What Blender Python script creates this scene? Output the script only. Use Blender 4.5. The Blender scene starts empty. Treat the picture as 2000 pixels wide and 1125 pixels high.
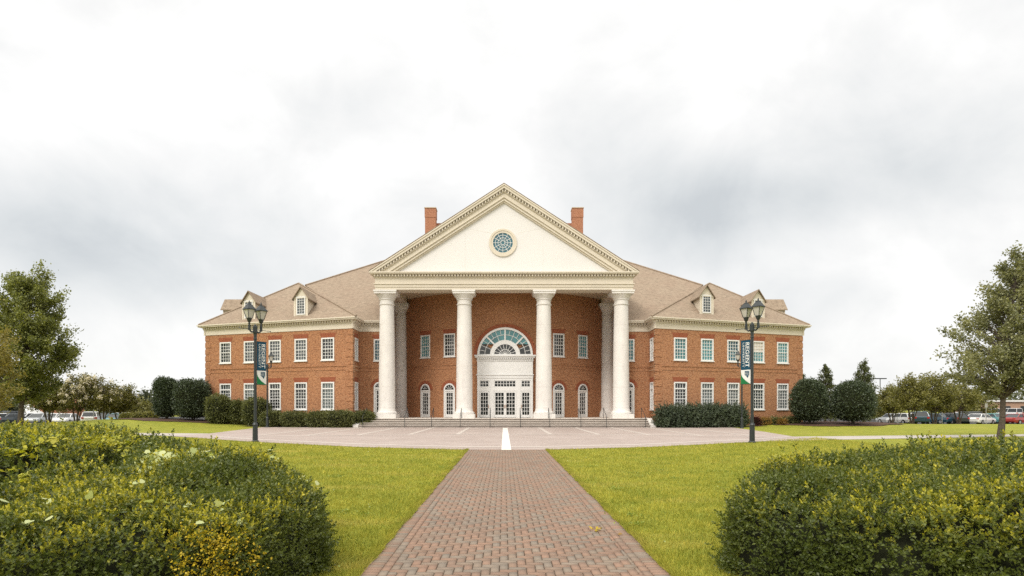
import bpy, math, random
import numpy as np
from mathutils import Vector, Matrix
R = math.radians
random.seed(7)
S = bpy.context.scene
COL = S.collection
# ---------------------------------------------------------------- camera
EYE = 1.65
cd = bpy.data.cameras.new('camera'); cam = bpy.data.objects.new('camera', cd); COL.objects.link(cam)
cam.location = (0, 0, EYE); cam.rotation_euler = (R(90), 0, 0)
cd.sensor_width = 36; cd.lens = 36 * 1160 / 2000
cd.shift_x = (1000 - 984.5) / 2000; cd.shift_y = (796 - 562.5) / 2000
cd.clip_start = 0.1; cd.clip_end = 3000
S.camera = cam
# ---------------------------------------------------------------- sun, sky, exposure
SUN_EL, SUN_AZ = 44, -32          # behind the camera, to its left
sl = bpy.data.lights.new('sun', 'SUN'); sl.energy = 1.6; sl.angle = R(18); sl.color = (1, .95, .88)
sun = bpy.data.objects.new('sun', sl); COL.objects.link(sun)
sdir = Vector((math.sin(R(SUN_AZ)) * math.cos(R(SUN_EL)), -math.cos(R(SUN_AZ)) * math.cos(R(SUN_EL)), math.sin(R(SUN_EL))))
sun.rotation_euler = sdir.to_track_quat('Z', 'Y').to_euler()
sun.location = sdir * 60
S.view_settings.view_transform = 'Standard'; S.view_settings.look = 'None'
S.view_settings.exposure = 0.14; S.view_settings.gamma = 1
S.cycles.use_denoising = False
S.cycles.max_bounces = 6; S.cycles.diffuse_bounces = 3; S.cycles.glossy_bounces = 3
S.cycles.transparent_max_bounces = 8; S.cycles.transmission_bounces = 4

class NT:
    """tiny node-tree writer"""
    def __init__(s, tree):
        s.t = tree; s.t.nodes.clear()
    def n(s, typ, props=None, **ins):
        nd = s.t.nodes.new(typ)
        for k, v in (props or {}).items(): setattr(nd, k, v)
        for k, v in ins.items():
            key = int(k[1:]) if k[0] == '_' and k[1:].isdigit() else k.replace('_', ' ')
            s.put(nd, key, v)
        return nd
    def put(s, nd, key, v):
        i = nd.inputs[key]
        if isinstance(v, bpy.types.NodeSocket): s.t.links.new(v, i)
        elif isinstance(v, bpy.types.Node): s.t.links.new(v.outputs[0], i)
        else:
            if isinstance(v, (tuple, list)) and len(v) == 3 and i.type == 'RGBA': v = (*v, 1)
            i.default_value = v
    def m(s, op, a, b=0.0, c=None, clamp=False):
        nd = s.t.nodes.new('ShaderNodeMath'); nd.operation = op; nd.use_clamp = clamp
        s.put(nd, 0, a); s.put(nd, 1, b)
        if c is not None: s.put(nd, 2, c)
        return nd.outputs[0]
    def mix(s, fac, a, b, mode='MIX'):
        nd = s.t.nodes.new('ShaderNodeMix'); nd.data_type = 'RGBA'; nd.blend_type = mode; nd.clamp_factor = True
        s.put(nd, 0, fac); s.put(nd, 6, a); s.put(nd, 7, b)
        return nd.outputs[2]
    def ramp(s, fac, stops):
        nd = s.t.nodes.new('ShaderNodeValToRGB'); e = nd.color_ramp.elements
        while len(e) < len(stops): e.new(.5)
        for el, (p, c) in zip(e, stops):
            el.position = p; el.color = (*c, 1) if len(c) == 3 else c
        s.put(nd, 0, fac)
        return nd.outputs[0]
    def noise(s, vec, scale, detail=4, rough=.55, dist=0):
        nd = s.n('ShaderNodeTexNoise', None, Scale=scale, Detail=detail, Roughness=rough, Distortion=dist)
        if vec is not None: s.put(nd, 'Vector', vec)
        return nd.outputs[0]

# world: overcast sky made of bright and grey cloud, a little blue sky between
W = bpy.data.worlds.new('World'); S.world = W; W.use_nodes = True
k = NT(W.node_tree)
tc = k.n('ShaderNodeTexCoord'); d = tc.outputs['Generated']
sep = k.n('ShaderNodeSeparateXYZ', None, _0=d); X, Y, Z = sep.outputs
az = k.m('ARCTAN2', X, Y); el = k.m('ARCSINE', Z)
sky = k.n('ShaderNodeTexSky', dict(sky_type='NISHITA', sun_disc=False, sun_elevation=R(SUN_EL), sun_rotation=R(180 + SUN_AZ), air_density=1.0, dust_density=2.0, ozone_density=1.0))
zz = k.m('ADD', k.m('MAXIMUM', Z, 0.0), .22)
cv = k.n('ShaderNodeCombineXYZ', None, _0=k.m('DIVIDE', X, zz), _1=k.m('DIVIDE', Y, zz), _2=0.0)
cs = k.n('ShaderNodeVectorMath', dict(operation='MULTIPLY'), _0=d, _1=(1, 1, 1.35)).outputs[0]
co2 = k.n('ShaderNodeVectorMath', dict(operation='ADD'), _0=cs, _1=(3.7, 1.3, 5.1)).outputs[0]
big = k.noise(co2, 3.0, 6, .52, .4)
fine = k.noise(cs, 5.5, 6, .55, .45)
soft = k.noise(cv.outputs[0], .9, 4, .5, .2)
def blob(a0, e0, sa, se, amp):
    a = k.m('DIVIDE', k.m('SUBTRACT', az, R(a0)), R(sa)); e = k.m('DIVIDE', k.m('SUBTRACT', el, R(e0)), R(se))
    g = k.m('EXPONENT', k.m('MULTIPLY', k.m('ADD', k.m('MULTIPLY', a, a), k.m('MULTIPLY', e, e)), -1.0))
    return k.m('MULTIPLY', g, amp)
g = None
for args in ((31, 17, 13, 4.2, .5), (17, 20, 9, 5, .45), (44, 27, 5, 5, .25), (-36, 12.8, 14, 4.6, .62), (-30, 24, 12, 6, .1), (-13, 26, 9, 5, .3),
             (-38, 6.5, 9, 2.2, -.1), (12, 14, 8, 4, .25), (26, 9, 10, 2.6, .15), (-20, 17, 8, 3, .18), (5, 34, 40, 8, -.15), (22, 24, 7, 3, -.25), (-48, 33, 14, 7, .0)):
    b = blob(*args); g = b if g is None else k.m('ADD', g, b)
grey = k.m('ADD', g, k.m('MULTIPLY', k.m('SUBTRACT', big, .5), 1.5))
grey = k.m('ADD', grey, k.m('MULTIPLY', k.m('SUBTRACT', fine, .5), .85))
grey = k.m('ADD', grey, k.m('MULTIPLY', k.m('SUBTRACT', soft, .5), .2))
grey = k.m('ADD', k.m('MULTIPLY', grey, 1.05), .13)
cloud = k.ramp(grey, [(0.0, (9.9, 9.85, 9.7)), (.22, (9.0, 9.0, 8.9)), (.5, (7.95, 8.08, 8.08)), (.78, (6.9, 7.15, 7.25)), (1.0, (5.9, 6.2, 6.4))])
# the cloud round the hidden sun, behind the camera, is brighter
dot = k.n('ShaderNodeVectorMath', dict(operation='DOT_PRODUCT'), _0=d, _1=tuple(sdir))
glow = k.m('POWER', k.m('MAXIMUM', dot.outputs['Value'], 0.0), 2.0)
# overcast cloud is brightest overhead
zen = k.m('MULTIPLY', k.m('SUBTRACT', Z, .55), 2.6, clamp=True)
cloud = k.mix(1.0, cloud, k.mix(zen, (1, 1, 1), (2.1, 2.1, 2.05)), 'MULTIPLY')
cloud = k.mix(1.0, cloud, k.mix(glow, (1, 1, 1), (1.7, 1.62, 1.5)), 'MULTIPLY')
col = k.mix(.94, sky.outputs[0], cloud)
bg = k.n('ShaderNodeBackground', None, Color=col, Strength=.1)
k.n('ShaderNodeOutputWorld', None, Surface=bg)

# ---------------------------------------------------------------- materials
MATS = {}
def mat(name, build):
    m = bpy.data.materials.new(name); m.use_nodes = True
    t = NT(m.node_tree); sh = build(t)
    t.n('ShaderNodeOutputMaterial', None, Surface=sh)
    MATS[name] = m
    return m
def pbsdf(t, color, rough=.6, spec=.35, metal=0.0, normal=None, **kw):
    nd = t.n('ShaderNodeBsdfPrincipled')
    t.put(nd, 'Base Color', color); t.put(nd, 'Roughness', rough); t.put(nd, 'Specular IOR Level', spec); t.put(nd, 'Metallic', metal)
    if normal is not None: t.put(nd, 'Normal', normal)
    for a, b in kw.items(): t.put(nd, a.replace('_', ' '), b)
    return nd
def bump(t, h, strength=.3, dist=.02):
    return t.n('ShaderNodeBump', None, Height=h, Strength=strength, Distance=dist).outputs[0]
def objco(t): return t.n('ShaderNodeTexCoord').outputs['Object']
def uvco(t): return t.n('ShaderNodeTexCoord').outputs['UV']
def plain(name, c, rough=.6, spec=.3, metal=0.0, var=.12, scale=1.5):
    def b(t):
        n = t.noise(objco(t), scale, 5, .6)
        col = t.mix(t.m('MULTIPLY', t.m('SUBTRACT', n, .35), 2.0, clamp=True), tuple(x * (1 - var) for x in c), tuple(min(1, x * (1 + var * .5)) for x in c))
        return pbsdf(t, col, rough, spec, metal)
    return mat(name, b)

def brick_mat(name, c1, c2, mortar, w=.225, h=.078, bias=-.25, soldier=False):
    def b(t):
        uv = uvco(t)
        br = t.n('ShaderNodeTexBrick', dict(offset=.5, squash=1.0), Vector=uv, Scale=1.0, Color1=c1, Color2=c2, Mortar=mortar)
        for a, v in (('Mortar Size', .009), ('Mortar Smooth', .2), ('Bias', bias), ('Brick Width', w), ('Row Height', h)): t.put(br, a, v)
        n1 = t.noise(uv, .35, 5, .6); n2 = t.noise(uv, 6.0, 3, .7)
        ns = t.n('ShaderNodeVectorMath', dict(operation='MULTIPLY'), _0=uv, _1=(4.4, 6.4, 1))
        n3 = t.noise(ns.outputs[0], 1.5, 2, .7)
        col = t.mix(t.m('MULTIPLY', t.m('SUBTRACT', n3, .45), 4.2, clamp=True), br.outputs[0], tuple(x * .58 for x in c2))
        col = t.mix(t.m('MULTIPLY', n2, .35), col, tuple(min(1, x * 1.35) for x in c1))
        col = t.mix(t.m('MULTIPLY', t.m('SUBTRACT', n1, .4), 1.2, clamp=True), col, t.mix(1.0, col, (.82, .8, .8), 'MULTIPLY'))
        return pbsdf(t, col, .85, .2, normal=bump(t, t.m('SUBTRACT', 1.0, br.outputs[1]), .5, .008))
    return mat(name, b)
brick_mat('brick', (.41, .18, .082), (.235, .092, .045), (.44, .33, .22))
brick_mat('red_brick', (.3, .088, .042), (.25, .07, .036), (.3, .15, .09), w=.075, h=.24, bias=0)
brick_mat('chimney_brick', (.4, .175, .1), (.33, .13, .075), (.42, .28, .2))

def shingle(t):
    uv = uvco(t)
    br = t.n('ShaderNodeTexBrick', dict(offset=.37), Vector=uv, Scale=1.0, Color1=(.285, .228, .168), Color2=(.205, .165, .122), Mortar=(.19, .135, .1))
    for a, v in (('Mortar Size', .02), ('Mortar Smooth', .35), ('Bias', -.1), ('Brick Width', .42), ('Row Height', .19)): t.put(br, a, v)
    n = t.noise(uv, .5, 5, .65); n2 = t.noise(uv, 3.2, 4, .75)
    col = t.mix(t.m('MULTIPLY', t.m('SUBTRACT', n2, .4), 2.6, clamp=True), br.outputs[0], (.36, .28, .21))
    col = t.mix(t.m('MULTIPLY', t.m('SUBTRACT', n, .42), 1.5, clamp=True), col, (.25, .175, .13))
    return pbsdf(t, col, .9, .15, normal=bump(t, t.m('SUBTRACT', 1.0, br.outputs[1]), .5, .015))
mat('shingle', shingle)
plain('cream', (.65, .585, .485), .6, .3, var=.07, scale=.8)
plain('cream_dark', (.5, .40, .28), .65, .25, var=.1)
plain('white_paint', (.72, .715, .70), .45, .4, var=.05)
plain('stucco', (.71, .69, .68), .85, .2, var=.035, scale=.4)
def stone(t):
    co = objco(t)
    sc = t.n('ShaderNodeVectorMath', dict(operation='MULTIPLY'), _0=co, _1=(3, 3, .9))
    n = t.noise(co, .55, 5, .6); n2 = t.noise(sc.outputs[0], 1.1, 6, .65)
    z = t.n('ShaderNodeSeparateXYZ', None, _0=co).outputs[2]
    j = t.m('LESS_THAN', t.m('FRACT', t.m('DIVIDE', t.m('ADD', z, .17), 1.78)), .012)
    col = t.mix(t.m('MULTIPLY', t.m('SUBTRACT', n, .38), 1.8, clamp=True), (.71, .685, .65), (.6, .57, .54))
    col = t.mix(t.m('MULTIPLY', t.m('SUBTRACT', n2, .52), 2.4, clamp=True), col, (.5, .47, .455))
    col = t.mix(t.m('MULTIPLY', j, .5), col, (.42, .38, .34))
    return pbsdf(t, col, .75, .25, normal=bump(t, n2, .08, .02))
mat('stone', stone)
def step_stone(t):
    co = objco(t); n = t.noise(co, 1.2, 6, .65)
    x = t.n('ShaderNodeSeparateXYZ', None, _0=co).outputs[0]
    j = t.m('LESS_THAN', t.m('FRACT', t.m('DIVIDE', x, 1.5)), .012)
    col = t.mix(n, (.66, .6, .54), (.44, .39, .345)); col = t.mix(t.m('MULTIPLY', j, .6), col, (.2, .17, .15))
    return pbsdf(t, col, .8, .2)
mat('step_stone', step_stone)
def glass(name, c, ior, blind=None):
    def b(t):
        co = objco(t); n = t.noise(co, .55, 2, .5)
        col = t.mix(t.m('MULTIPLY', t.m('SUBTRACT', n, .4), 3.0, clamp=True), c, tuple(x * .45 for x in c))
        nd = pbsdf(t, col, .06, .5, 0.0, normal=bump(t, t.noise(co, .8, 2), .12, .05)); t.put(nd, 'IOR', ior)
        return nd
    return mat(name, b)
glass('sky_teal_glass', (.07, .25, .27), 1.6); glass('dark_glass', (.015, .018, .018), 1.6); glass('grey_glass', (.028, .042, .045), 1.85); glass('pale_glass', (.1, .125, .118), 1.7); glass('navy_glass', (.03, .12, .16), 1.55)  # teal base colour paints the reflected sky into the panes
plain('blind', (.62, .56, .5), .8)
glass('car_glass', (.015, .02, .022), 1.6)
def iron(t):
    n = t.noise(objco(t), 9, 4, .6)
    return pbsdf(t, t.mix(n, (.012, .017, .018), (.03, .036, .037)), .42, .5)
mat('dark_metal', iron)
plain('lamp_glass', (.5, .48, .43), .25, .5, var=.1, scale=8)
plain('navy_cloth', (.01, .062, .11), .7, .2); plain('green_cloth', (.015, .17, .055), .7, .2); plain('white_cloth', (.75, .75, .73), .7, .2)
plain('asphalt', (.055, .055, .056), .9, .2, var=.25)
plain('mulch', (.12, .075, .055), .95, .1, var=.5, scale=9)
plain('bark', (.13, .105, .085), .9, .15, var=.45, scale=14); plain('pale_bark', (.2, .165, .13), .85, .15, var=.35, scale=8)
plain('twig', (.02, .022, .012), .95, .05, var=.3, scale=6)  # near-black colour paints the shade inside hedges and bushes
plain('rubber', (.018, .018, .018), .8, .2); plain('rim', (.45, .45, .46), .35, .5, .6); plain('red_lens', (.45, .02, .015), .25, .5); plain('clear_lens', (.7, .7, .68), .2, .5)
plain('steel_post', (.35, .35, .34), .5, .4, .3)
plain('far_brick', (.42, .2, .12), .85, .2); plain('far_roof', (.7, .69, .67), .7, .2); plain('tan_brick', (.42, .27, .19), .85)

def leafmat(name, lo, hi, tip=None, trans=.25, rough=.45, spec=.35, nscale=.9, lift=.0):
    """leaf: colour varies leaf by leaf and clump by clump; young tip leaves and painted lit tops take their own colour"""
    def b(t):
        ri = t.n('ShaderNodeNewGeometry').outputs['Random Per Island']
        n = t.noise(objco(t), nscale, 3, .6)
        f = t.m('ADD', t.m('MULTIPLY', ri, .55), t.m('MULTIPLY', t.m('SUBTRACT', n, .3), 1.1), clamp=True)
        col = t.mix(f, lo, hi)
        if tip:
            at = t.n('ShaderNodeAttribute', dict(attribute_name='age'))
            col = t.mix(at.outputs['Fac'], col, t.mix(ri, tip[0], tip[1]))
        p = pbsdf(t, col, rough, spec)
        tr = t.n('ShaderNodeBsdfTranslucent', None, Color=t.mix(1.0, col, (1.5, 1.5, .7), 'MULTIPLY'))
        return t.n('ShaderNodeMixShader', None, _0=trans, _1=p.outputs[0], _2=tr.outputs[0])
    return mat(name, b)
leafmat('box_leaf', (.036, .057, .015), (.15, .175, .032), ((.3, .3, .025), (.58, .5, .05)), .25, .38, .32)
leafmat('vine_leaf', (.3, .36, .12), (.6, .62, .34), None, .3, .5, .3); leafmat('lime_vine_leaf', (.24, .28, .02), (.5, .45, .04), None, .3, .5, .3)
leafmat('gold_leaf', (.34, .27, .02), (.6, .43, .03), None, .25)
leafmat('holly_leaf', (.028, .045, .027), (.095, .12, .06), None, .06, .4, .45)
leafmat('shrub_leaf', (.045, .06, .024), (.2, .205, .065), None, .15)
leafmat('oak_leaf', (.065, .085, .03), (.29, .3, .085), None, .32, nscale=.6)
leafmat('rust_leaf', (.13, .13, .035), (.4, .32, .1), None, .3, nscale=.8)
leafmat('silver_oak_leaf', (.085, .1, .05), (.33, .32, .165), None, .3, nscale=.7)
leafmat('myrtle_leaf', (.06, .064, .018), (.18, .16, .04), None, .2, nscale=.6); leafmat('olive_leaf', (.085, .09, .025), (.25, .23, .065), None, .2, nscale=.6)
leafmat('weed_leaf', (.17, .22, .03), (.3, .34, .06), None, .2); leafmat('blossom', (.6, .53, .42), (.8, .74, .62), None, .2); leafmat('far_leaf', (.05, .066, .035), (.115, .12, .055), None, .1, nscale=.3)
leafmat('conifer_leaf', (.045, .06, .025), (.13, .145, .055), None, .1); leafmat('orange_leaf', (.17, .1, .025), (.34, .2, .05), None, .2); leafmat('purple_leaf', (.05, .012, .014), (.1, .03, .025), None, .15)

def lawn_color(t):
    co = t.n('ShaderNodeNewGeometry').outputs['Position']
    n1 = t.noise(co, .22, 4, .6); n2 = t.noise(co, 1.3, 4, .65); st = t.n('ShaderNodeVectorMath', dict(operation='MULTIPLY'), _0=co, _1=(.25, 1.0, 1))
    n3 = t.noise(st.outputs[0], 1.1, 4, .6)
    col = t.mix(t.m('MULTIPLY', t.m('SUBTRACT', n2, .35), 2.2, clamp=True), (.3, .315, .045), (.51, .465, .075))
    col = t.mix(t.m('MULTIPLY', t.m('SUBTRACT', n3, .52), 3.0, clamp=True), col, (.58, .47, .13))
    col = t.mix(t.m('MULTIPLY', t.m('SUBTRACT', n1, .5), 2.0, clamp=True), col, (.25, .295, .045))
    return co, col
def lawn(t):
    co, col = lawn_color(t)
    f = t.noise(co, 38, 3, .7)
    col = t.mix(t.m('MULTIPLY', t.m('SUBTRACT', f, .35), 1.7, clamp=True), t.mix(1.0, col, (.5, .55, .45), 'MULTIPLY'), col)
    return pbsdf(t, col, .9, .12, normal=bump(t, f, .8, .04))
mat('lawn', lawn)
def blade(t):
    co, col = lawn_color(t); ri = t.n('ShaderNodeNewGeometry').outputs['Random Per Island']
    col = t.mix(ri, t.mix(1.0, col, (.6, .7, .6), 'MULTIPLY'), t.mix(1.0, col, (1.25, 1.15, 1.15), 'MULTIPLY'))
    p = pbsdf(t, col, .6, .2); tr = t.n('ShaderNodeBsdfTranslucent', None, Color=col)
    return t.n('ShaderNodeMixShader', None, _0=.3, _1=p.outputs[0], _2=tr.outputs[0])
mat('grass_blade', blade)
def paver(t):
    ri = t.n('ShaderNodeNewGeometry').outputs['Random Per Island']; co = objco(t)
    n = t.noise(co, 34, 4, .7); n2 = t.noise(co, .8, 4, .6)
    col = t.ramp(ri, [(0, (.25, .168, .12)), (.3, (.285, .178, .125)), (.52, (.232, .158, .115)), (.7, (.245, .185, .138)), (.86, (.22, .18, .142)), (1, (.26, .204, .156))])
    col = t.mix(t.m('MULTIPLY', n, .5), col, t.mix(1.0, col, (.72, .72, .74), 'MULTIPLY'))
    col = t.mix(t.m('MULTIPLY', t.m('SUBTRACT', n2, .45), 1.5, clamp=True), col, t.mix(1.0, col, (.62, .62, .64), 'MULTIPLY'))
    return pbsdf(t, col, .75, .3, normal=bump(t, n, .25, .004))
mat('paver', paver)
plain('sand_joint', (.135, .105, .082), .95, .1, var=.3, scale=12)
def plaza(t):
    co = objco(t)
    br = t.n('ShaderNodeTexBrick', dict(offset=.5), Vector=co, Scale=1.0, Color1=(.39, .315, .282), Color2=(.31, .25, .226), Mortar=(.27, .225, .2))
    for a, v in (('Mortar Size', .012), ('Bias', 0.0), ('Brick Width', .21), ('Row Height', .105)): t.put(br, a, v)
    n = t.noise(co, .35, 5, .6); n2 = t.noise(co, 2.2, 5, .7)
    col = t.mix(t.m('MULTIPLY', t.m('SUBTRACT', n, .4), 2.0, clamp=True), br.outputs[0], (.42, .355, .325))
    col = t.mix(t.m('MULTIPLY', t.m('SUBTRACT', n2, .45), 1.6, clamp=True), col, t.mix(1.0, col, (.8, .78, .76), 'MULTIPLY'))
    return pbsdf(t, col, .62, .4)
mat('plaza_brick', plaza)
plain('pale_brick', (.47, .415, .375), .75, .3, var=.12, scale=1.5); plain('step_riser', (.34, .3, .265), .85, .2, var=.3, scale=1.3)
plain('concrete_band', (.68, .645, .6), .75, .3, var=.1, scale=1.0); plain('sidewalk_concrete', (.42, .38, .35), .8, .3, var=.12, scale=.7)

# ---------------------------------------------------------------- helpers
ROOT = {}
def tag(o, label=None, cat=None, group=None, kind=None):
    if label: o['label'] = label
    if cat: o['category'] = cat
    if group: o['group'] = group
    if kind: o['kind'] = kind
    return o
def empty(name, loc, label, cat, group=None, rz=0, scale=1):
    o = bpy.data.objects.new(name, None); COL.objects.link(o); o.location = loc; o.rotation_euler = (0, 0, rz); o.scale = (scale,) * 3
    o.empty_display_size = .3
    return tag(o, label, cat, group)
def link(name, me, m, parent=None):
    o = bpy.data.objects.new(name, me); COL.objects.link(o)
    if m is not None: me.materials.append(MATS[m] if isinstance(m, str) else m)
    if parent is not None: o.parent = parent
    return o
def copy_tree(o, parent=None):
    c = o.copy(); COL.objects.link(c); c.parent = parent
    for ch in list(o.children): copy_tree(ch, c)
    return c

class MB:
    def __init__(s, off=(0, 0, 0)): s.v = []; s.f = []; s.uv = []; s.off = Vector(off)
    def face(s, pts, uv=None):
        i = len(s.v); s.v += [tuple(Vector(p) - s.off) for p in pts]; s.f.append(tuple(range(i, i + len(pts))))
        s.uv.append(uv if uv else [(p[0], p[2]) for p in pts])
    def hexa(s, a, b):
        """a: four bottom points, b: four top points (same order)"""
        s.face(a[::-1]); s.face(b)
        for i in range(4):
            j = (i + 1) % 4; s.face([a[i], a[j], b[j], b[i]])
    def box(s, x0, x1, y0, y1, z0, z1):
        s.hexa([(x0, y0, z0), (x1, y0, z0), (x1, y1, z0), (x0, y1, z0)], [(x0, y0, z1), (x1, y0, z1), (x1, y1, z1), (x0, y1, z1)])
    def obox(s, fr, u0, u1, w0, w1, d0, d1):
        """box in a frame fr=(origin, tangent, up, normal): u along, w up, d outward"""
        O, T, U, N = fr
        P = lambda u, w, d: O + T * u + U * w + N * d
        s.hexa([P(u0, w0, d0), P(u1, w0, d0), P(u1, w0, d1), P(u0, w0, d1)], [P(u0, w1, d0), P(u1, w1, d0), P(u1, w1, d1), P(u0, w1, d1)])
    def tube(s, p0, p1, r0, r1=None, n=8, caps=True):
        r1 = r0 if r1 is None else r1
        p0, p1 = Vector(p0), Vector(p1); ax = (p1 - p0).normalized(); a = ax.orthogonal().normalized(); b = ax.cross(a)
        A = [p0 + (a * math.cos(2 * math.pi * i / n) + b * math.sin(2 * math.pi * i / n)) * r0 for i in range(n)]
        B = [p1 + (a * math.cos(2 * math.pi * i / n) + b * math.sin(2 * math.pi * i / n)) * r1 for i in range(n)]
        for i in range(n):
            j = (i + 1) % n; s.face([A[i], A[j], B[j], B[i]])
        if caps: s.face(A[::-1]); s.face(B)
    def path(s, pts, r, n=6):
        for i in range(len(pts) - 1):
            ra = r[i] if isinstance(r, (list, tuple)) else r; rb = r[i + 1] if isinstance(r, (list, tuple)) else r
            s.tube(pts[i], pts[i + 1], ra, rb, n)
    def lathe(s, c, prof, n=24, ang0=0.0):
        c = Vector(c)
        rings = [[c + Vector((r * math.cos(ang0 + 2 * math.pi * i / n), r * math.sin(ang0 + 2 * math.pi * i / n), z)) for i in range(n)] for r, z in prof]
        for a, b in zip(rings, rings[1:]):
            for i in range(n):
                j = (i + 1) % n; s.face([a[i], a[j], b[j], b[i]])
        s.face(rings[0][::-1]); s.face(rings[-1])
    def prism(s, poly, fr, d0, d1):
        """polygon of (u, w) in frame fr extruded from d0 to d1"""
        O, T, U, N = fr
        A = [O + T * u + U * w + N * d0 for u, w in poly]; B = [O + T * u + U * w + N * d1 for u, w in poly]
        s.face(A[::-1], [(u, w) for u, w in poly][::-1]); s.face(B, list(poly))
        for i in range(len(poly)):
            j = (i + 1) % len(poly); s.face([A[i], A[j], B[j], B[i]])
    def ring(s, fr, r0, r1, a0, a1, d0, d1, n=24, cu=0, cw=0):
        """flat arch segment between radii r0 < r1 and angles, extruded"""
        for i in range(n):
            b0 = a0 + (a1 - a0) * i / n; b1 = a0 + (a1 - a0) * (i + 1) / n
            c = [(cu + r * math.cos(b), cw + r * math.sin(b)) for r, b in ((r0, b0), (r1, b0), (r1, b1), (r0, b1))]
            O, T, U, N = fr
            A = [O + T * u + U * w + N * d0 for u, w in c]; B = [O + T * u + U * w + N * d1 for u, w in c]
            rm = r1; ua = [(b0 * rm, r0), (b0 * rm, r1), (b1 * rm, r1), (b1 * rm, r0)]
            s.face(B, ua); s.face([A[1], A[2], B[2], B[1]]); s.face([A[3], A[0], B[0], B[3]])
            if i == 0: s.face([A[0], A[1], B[1], B[0]])
            if i == n - 1: s.face([A[2], A[3], B[3], B[2]])
    def build(s, name, m, parent=None, smooth=False):
        me = bpy.data.meshes.new(name); me.from_pydata(s.v, [], s.f)
        ul = me.uv_layers.new(name='UVMap'); flat = [c for u in s.uv for p in u for c in p]
        ul.data.foreach_set('uv', flat)
        if smooth:
            import bmesh
            bm = bmesh.new(); bm.from_mesh(me); bmesh.ops.remove_doubles(bm, verts=bm.verts, dist=.0005); bm.to_mesh(me); bm.free()
            me.shade_smooth() if hasattr(me, 'shade_smooth') else None
            me.set_sharp_from_angle(angle=R(35))
        return link(name, me, m, parent)

def np_mesh(name, V, nper, m, parent=None, age=None):
    """mesh of separate faces, nper vertices each; V is (n, nper, 3)"""
    V = np.asarray(V, dtype=np.float32); n = len(V); me = bpy.data.meshes.new(name)
    me.vertices.add(n * nper); me.vertices.foreach_set('co', V.reshape(-1))
    me.loops.add(n * nper); me.loops.foreach_set('vertex_index', np.arange(n * nper, dtype=np.int32))
    me.polygons.add(n); me.polygons.foreach_set('loop_start', np.arange(0, n * nper, nper, dtype=np.int32))
    if age is not None:
        at = me.attributes.new('age', 'FLOAT', 'POINT'); at.data.foreach_set('value', np.repeat(np.asarray(age, dtype=np.float32), nper))
    me.update(calc_edges=True)
    return link(name, me, m, parent)
def grid_mesh(name, P, m, parent=None, smooth=True, mask=None):
    """P: (a, b, 3) array of points -> quad grid; mask (a-1, b-1) keeps cells"""
    a, b = P.shape[:2]; me = bpy.data.meshes.new(name); idx = np.arange(a * b).reshape(a, b)
    q = np.stack([idx[:-1, :-1], idx[1:, :-1], idx[1:, 1:], idx[:-1, 1:]], -1)
    q = q[mask] if mask is not None else q.reshape(-1, 4)
    used, inv = np.unique(q, return_inverse=True); q = inv.reshape(-1, 4)
    me.from_pydata(P.reshape(-1, 3)[used].tolist(), [], q.tolist())
    if smooth: me.polygons.foreach_set('use_smooth', np.ones(len(me.polygons), dtype=bool))
    return link(name, me, m, parent)

rng = np.random.default_rng(11)
def unit(v): return v / np.maximum(np.linalg.norm(v, axis=-1, keepdims=True), 1e-9)
def leaves(P, D, L, wid=.55, up=None, fold=.12):
    """diamond leaves: base P, direction D, length L"""
    n = len(P); D = unit(D); L = np.broadcast_to(np.asarray(L, dtype=float), (n,))[:, None]
    ref = unit(rng.normal(size=(n, 3))) if up is None else unit(up + rng.normal(size=(n, 3)) * .45)
    side = unit(np.cross(D, ref)); nor = np.cross(side, D)
    mid = P + D * L * .45; w = L * wid * .5
    return np.stack([P, mid + side * w + nor * L * fold, P + D * L, mid - side * w + nor * L * fold], 1)
_lat = rng.random((64, 64, 64))
def vnoise(P, scale):
    """smooth value noise in 0..1 at points P (n, 3)"""
    q = np.asarray(P) * scale + 100; i = np.floor(q).astype(int); f = q - i; f = f * f * (3 - 2 * f); i %= 64; j = (i + 1) % 64
    o = 0
    for a in (0, 1):
        for b in (0, 1):
            for c in (0, 1):
                o = o + _lat[(j if a else i)[..., 0], (j if b else i)[..., 1], (j if c else i)[..., 2]] * (f[..., 0] if a else 1 - f[..., 0]) * (f[..., 1] if b else 1 - f[..., 1]) * (f[..., 2] if c else 1 - f[..., 2])
    return o
def sstep(a, b, x):
    t = np.clip((x - a) / (b - a), 0, 1); return t * t * (3 - 2 * t)
# ================================================================ ground, plaza, paths
def zg(x, y):
    x = np.asarray(x, float); y = np.asarray(y, float)
    z = .66 * np.exp(-((x + 33) / 9.5) ** 2 - ((y - 55) / 5.0) ** 2) * sstep(-19.5, -25, x)
    z = z + .36 * np.exp(-((x - 30) / 8.0) ** 2 - ((y - 54) / 4.5) ** 2) * sstep(19, 24, x)
    z = z - .62 * sstep(58, 76, y) * sstep(27, 42, np.abs(x))
    return z
gx = np.concatenate([[-1500, -700, -350, -200, -140], np.arange(-110, 110.1, 1.25), [140, 200, 350, 700, 1500]])
gy = np.concatenate([[-60, -20], np.arange(-5, 100.1, 1.25), [125, 160, 220, 350, 700, 2000]])
GX, GY = np.meshgrid(gx, gy, indexing='ij')
tag(grid_mesh('lawn', np.stack([GX, GY, zg(GX, GY)], -1), 'lawn'), kind='structure')

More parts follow.
